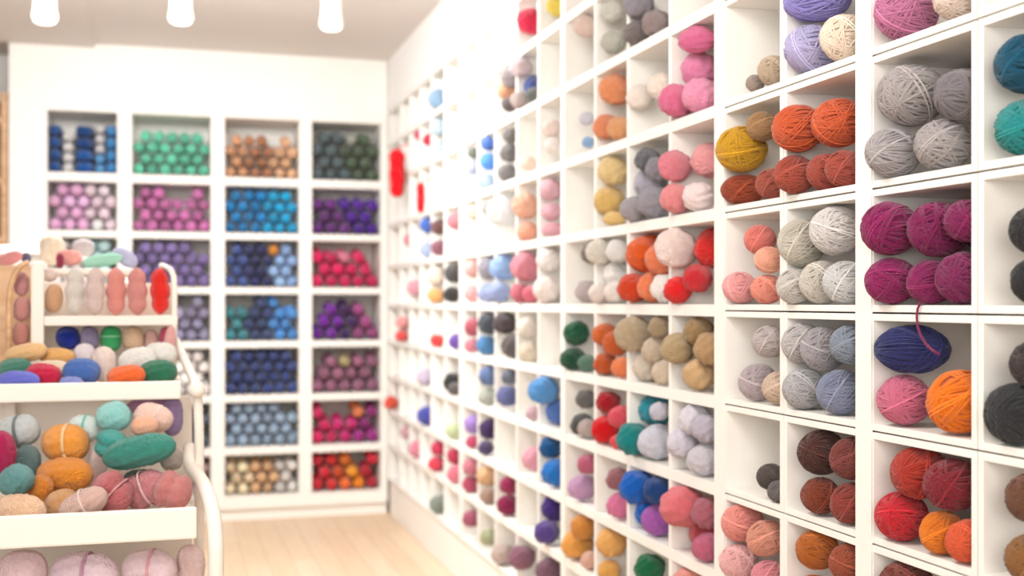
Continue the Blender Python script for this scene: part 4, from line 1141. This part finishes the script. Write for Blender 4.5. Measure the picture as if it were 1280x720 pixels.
stem_me = lathe('spot_stem', [(.012, .168), (.012, .4)])
for i, (px, py, lab) in enumerate([(56, 16, 'white cylinder spotlight at the left of the ceiling'), (226, 17, 'white cylinder spotlight in the middle of the ceiling'), (414, 25, 'white cylinder spotlight nearest the corner of the room')]):
    p = on_y(px, py, YT)
    h = CEIL - .035 - p.z
    o = empty('spotlight', p)
    tag(o, lab, 'spotlight', 'ceiling spotlights')
    hd = link('lamp_head', head_me, M['white'], o)
    link('lens', lens_me, M['lens'], o)
    s = link('stem', stem_me, M['white'], o); s.scale = (1, 1, 1)
    sm = lathe('spot_stem', [(.012, .168), (.012, h)])
    s.data = sm; sm.materials.append(M['white'])
    ld = bpy.data.lights.new('spot_lamp', 'SPOT'); ld.energy = 32; ld.spot_size = 2.4; ld.spot_blend = 1; ld.shadow_soft_size = .06; ld.color = (1, .98, .95)
    lo = bpy.data.objects.new('spot_lamp', ld); COL.objects.link(lo); lo.parent = o; lo.location = (0, 0, -.09)

# ------------------------------------------------------------------ light
def area(name, loc, target, size, energy, color=(1, 1, 1), size_y=None):
    ld = bpy.data.lights.new(name, 'AREA'); ld.energy = energy; ld.color = color
    ld.shape = 'RECTANGLE'; ld.size = size; ld.size_y = size_y or size
    o = bpy.data.objects.new(name, ld); COL.objects.link(o); o.location = loc
    o.rotation_euler = (Vector(target) - Vector(loc)).to_track_quat('-Z', 'Y').to_euler()
    return o
area('added_front_light', (-2.4, -1.6, 2.3), (-.3, 4, 1.2), 2.6, 120, (1, .955, .905), 2.0)  # unseen area light added behind the camera as the front key
area('added_overhead_light', (-.55, 5.4, CEIL - .1), (-.05, 5.5, 2.35), .45, 88, (1, .985, .96), 4.0)  # unseen area light added to wash the upper rows of the wall shelf
area('added_overhead_light', (-1.4, 2.2, CEIL - .1), (-.9, 2.9, 1.0), .8, 60, (1, .955, .9), 2.0)  # unseen area light added overhead to brighten the stand and near cubbies
area('added_overhead_light', (-1.8, 5.9, CEIL - .1), (-1.3, 8.5, 1.3), 1.6, 82, (1, .995, .985), .8)  # unseen area light added to brighten the back shelf from the front
w = bpy.data.worlds.new('world'); SC.world = w; w.use_nodes = True
w.node_tree.nodes['Background'].inputs[0].default_value = (1, .94, .88, 1)
w.node_tree.nodes['Background'].inputs[1].default_value = 0.24

# ------------------------------------------------------------------ camera
cd = bpy.data.cameras.new('camera'); cam = bpy.data.objects.new('camera', cd); COL.objects.link(cam)
cd.sensor_width = 36; cd.lens = F / 1280 * 36
cd.shift_y = (HOR - 360) / 1280
cd.clip_start = .05
cam.location = EYE; cam.rotation_euler = (PI / 2, 0, -PHI)
cd.dof.use_dof = True; cd.dof.focus_distance = 2.75; cd.dof.aperture_fstop = 1.9
SC.camera = cam
SC.view_settings.view_transform = 'Standard'; SC.view_settings.look = 'None'
SC.view_settings.gamma = 1; SC.view_settings.use_curve_mapping = False
SC.view_settings.exposure = 0.3
print('balls', n_ball, 'back', len(cand), 'hanks', len(HANKS))
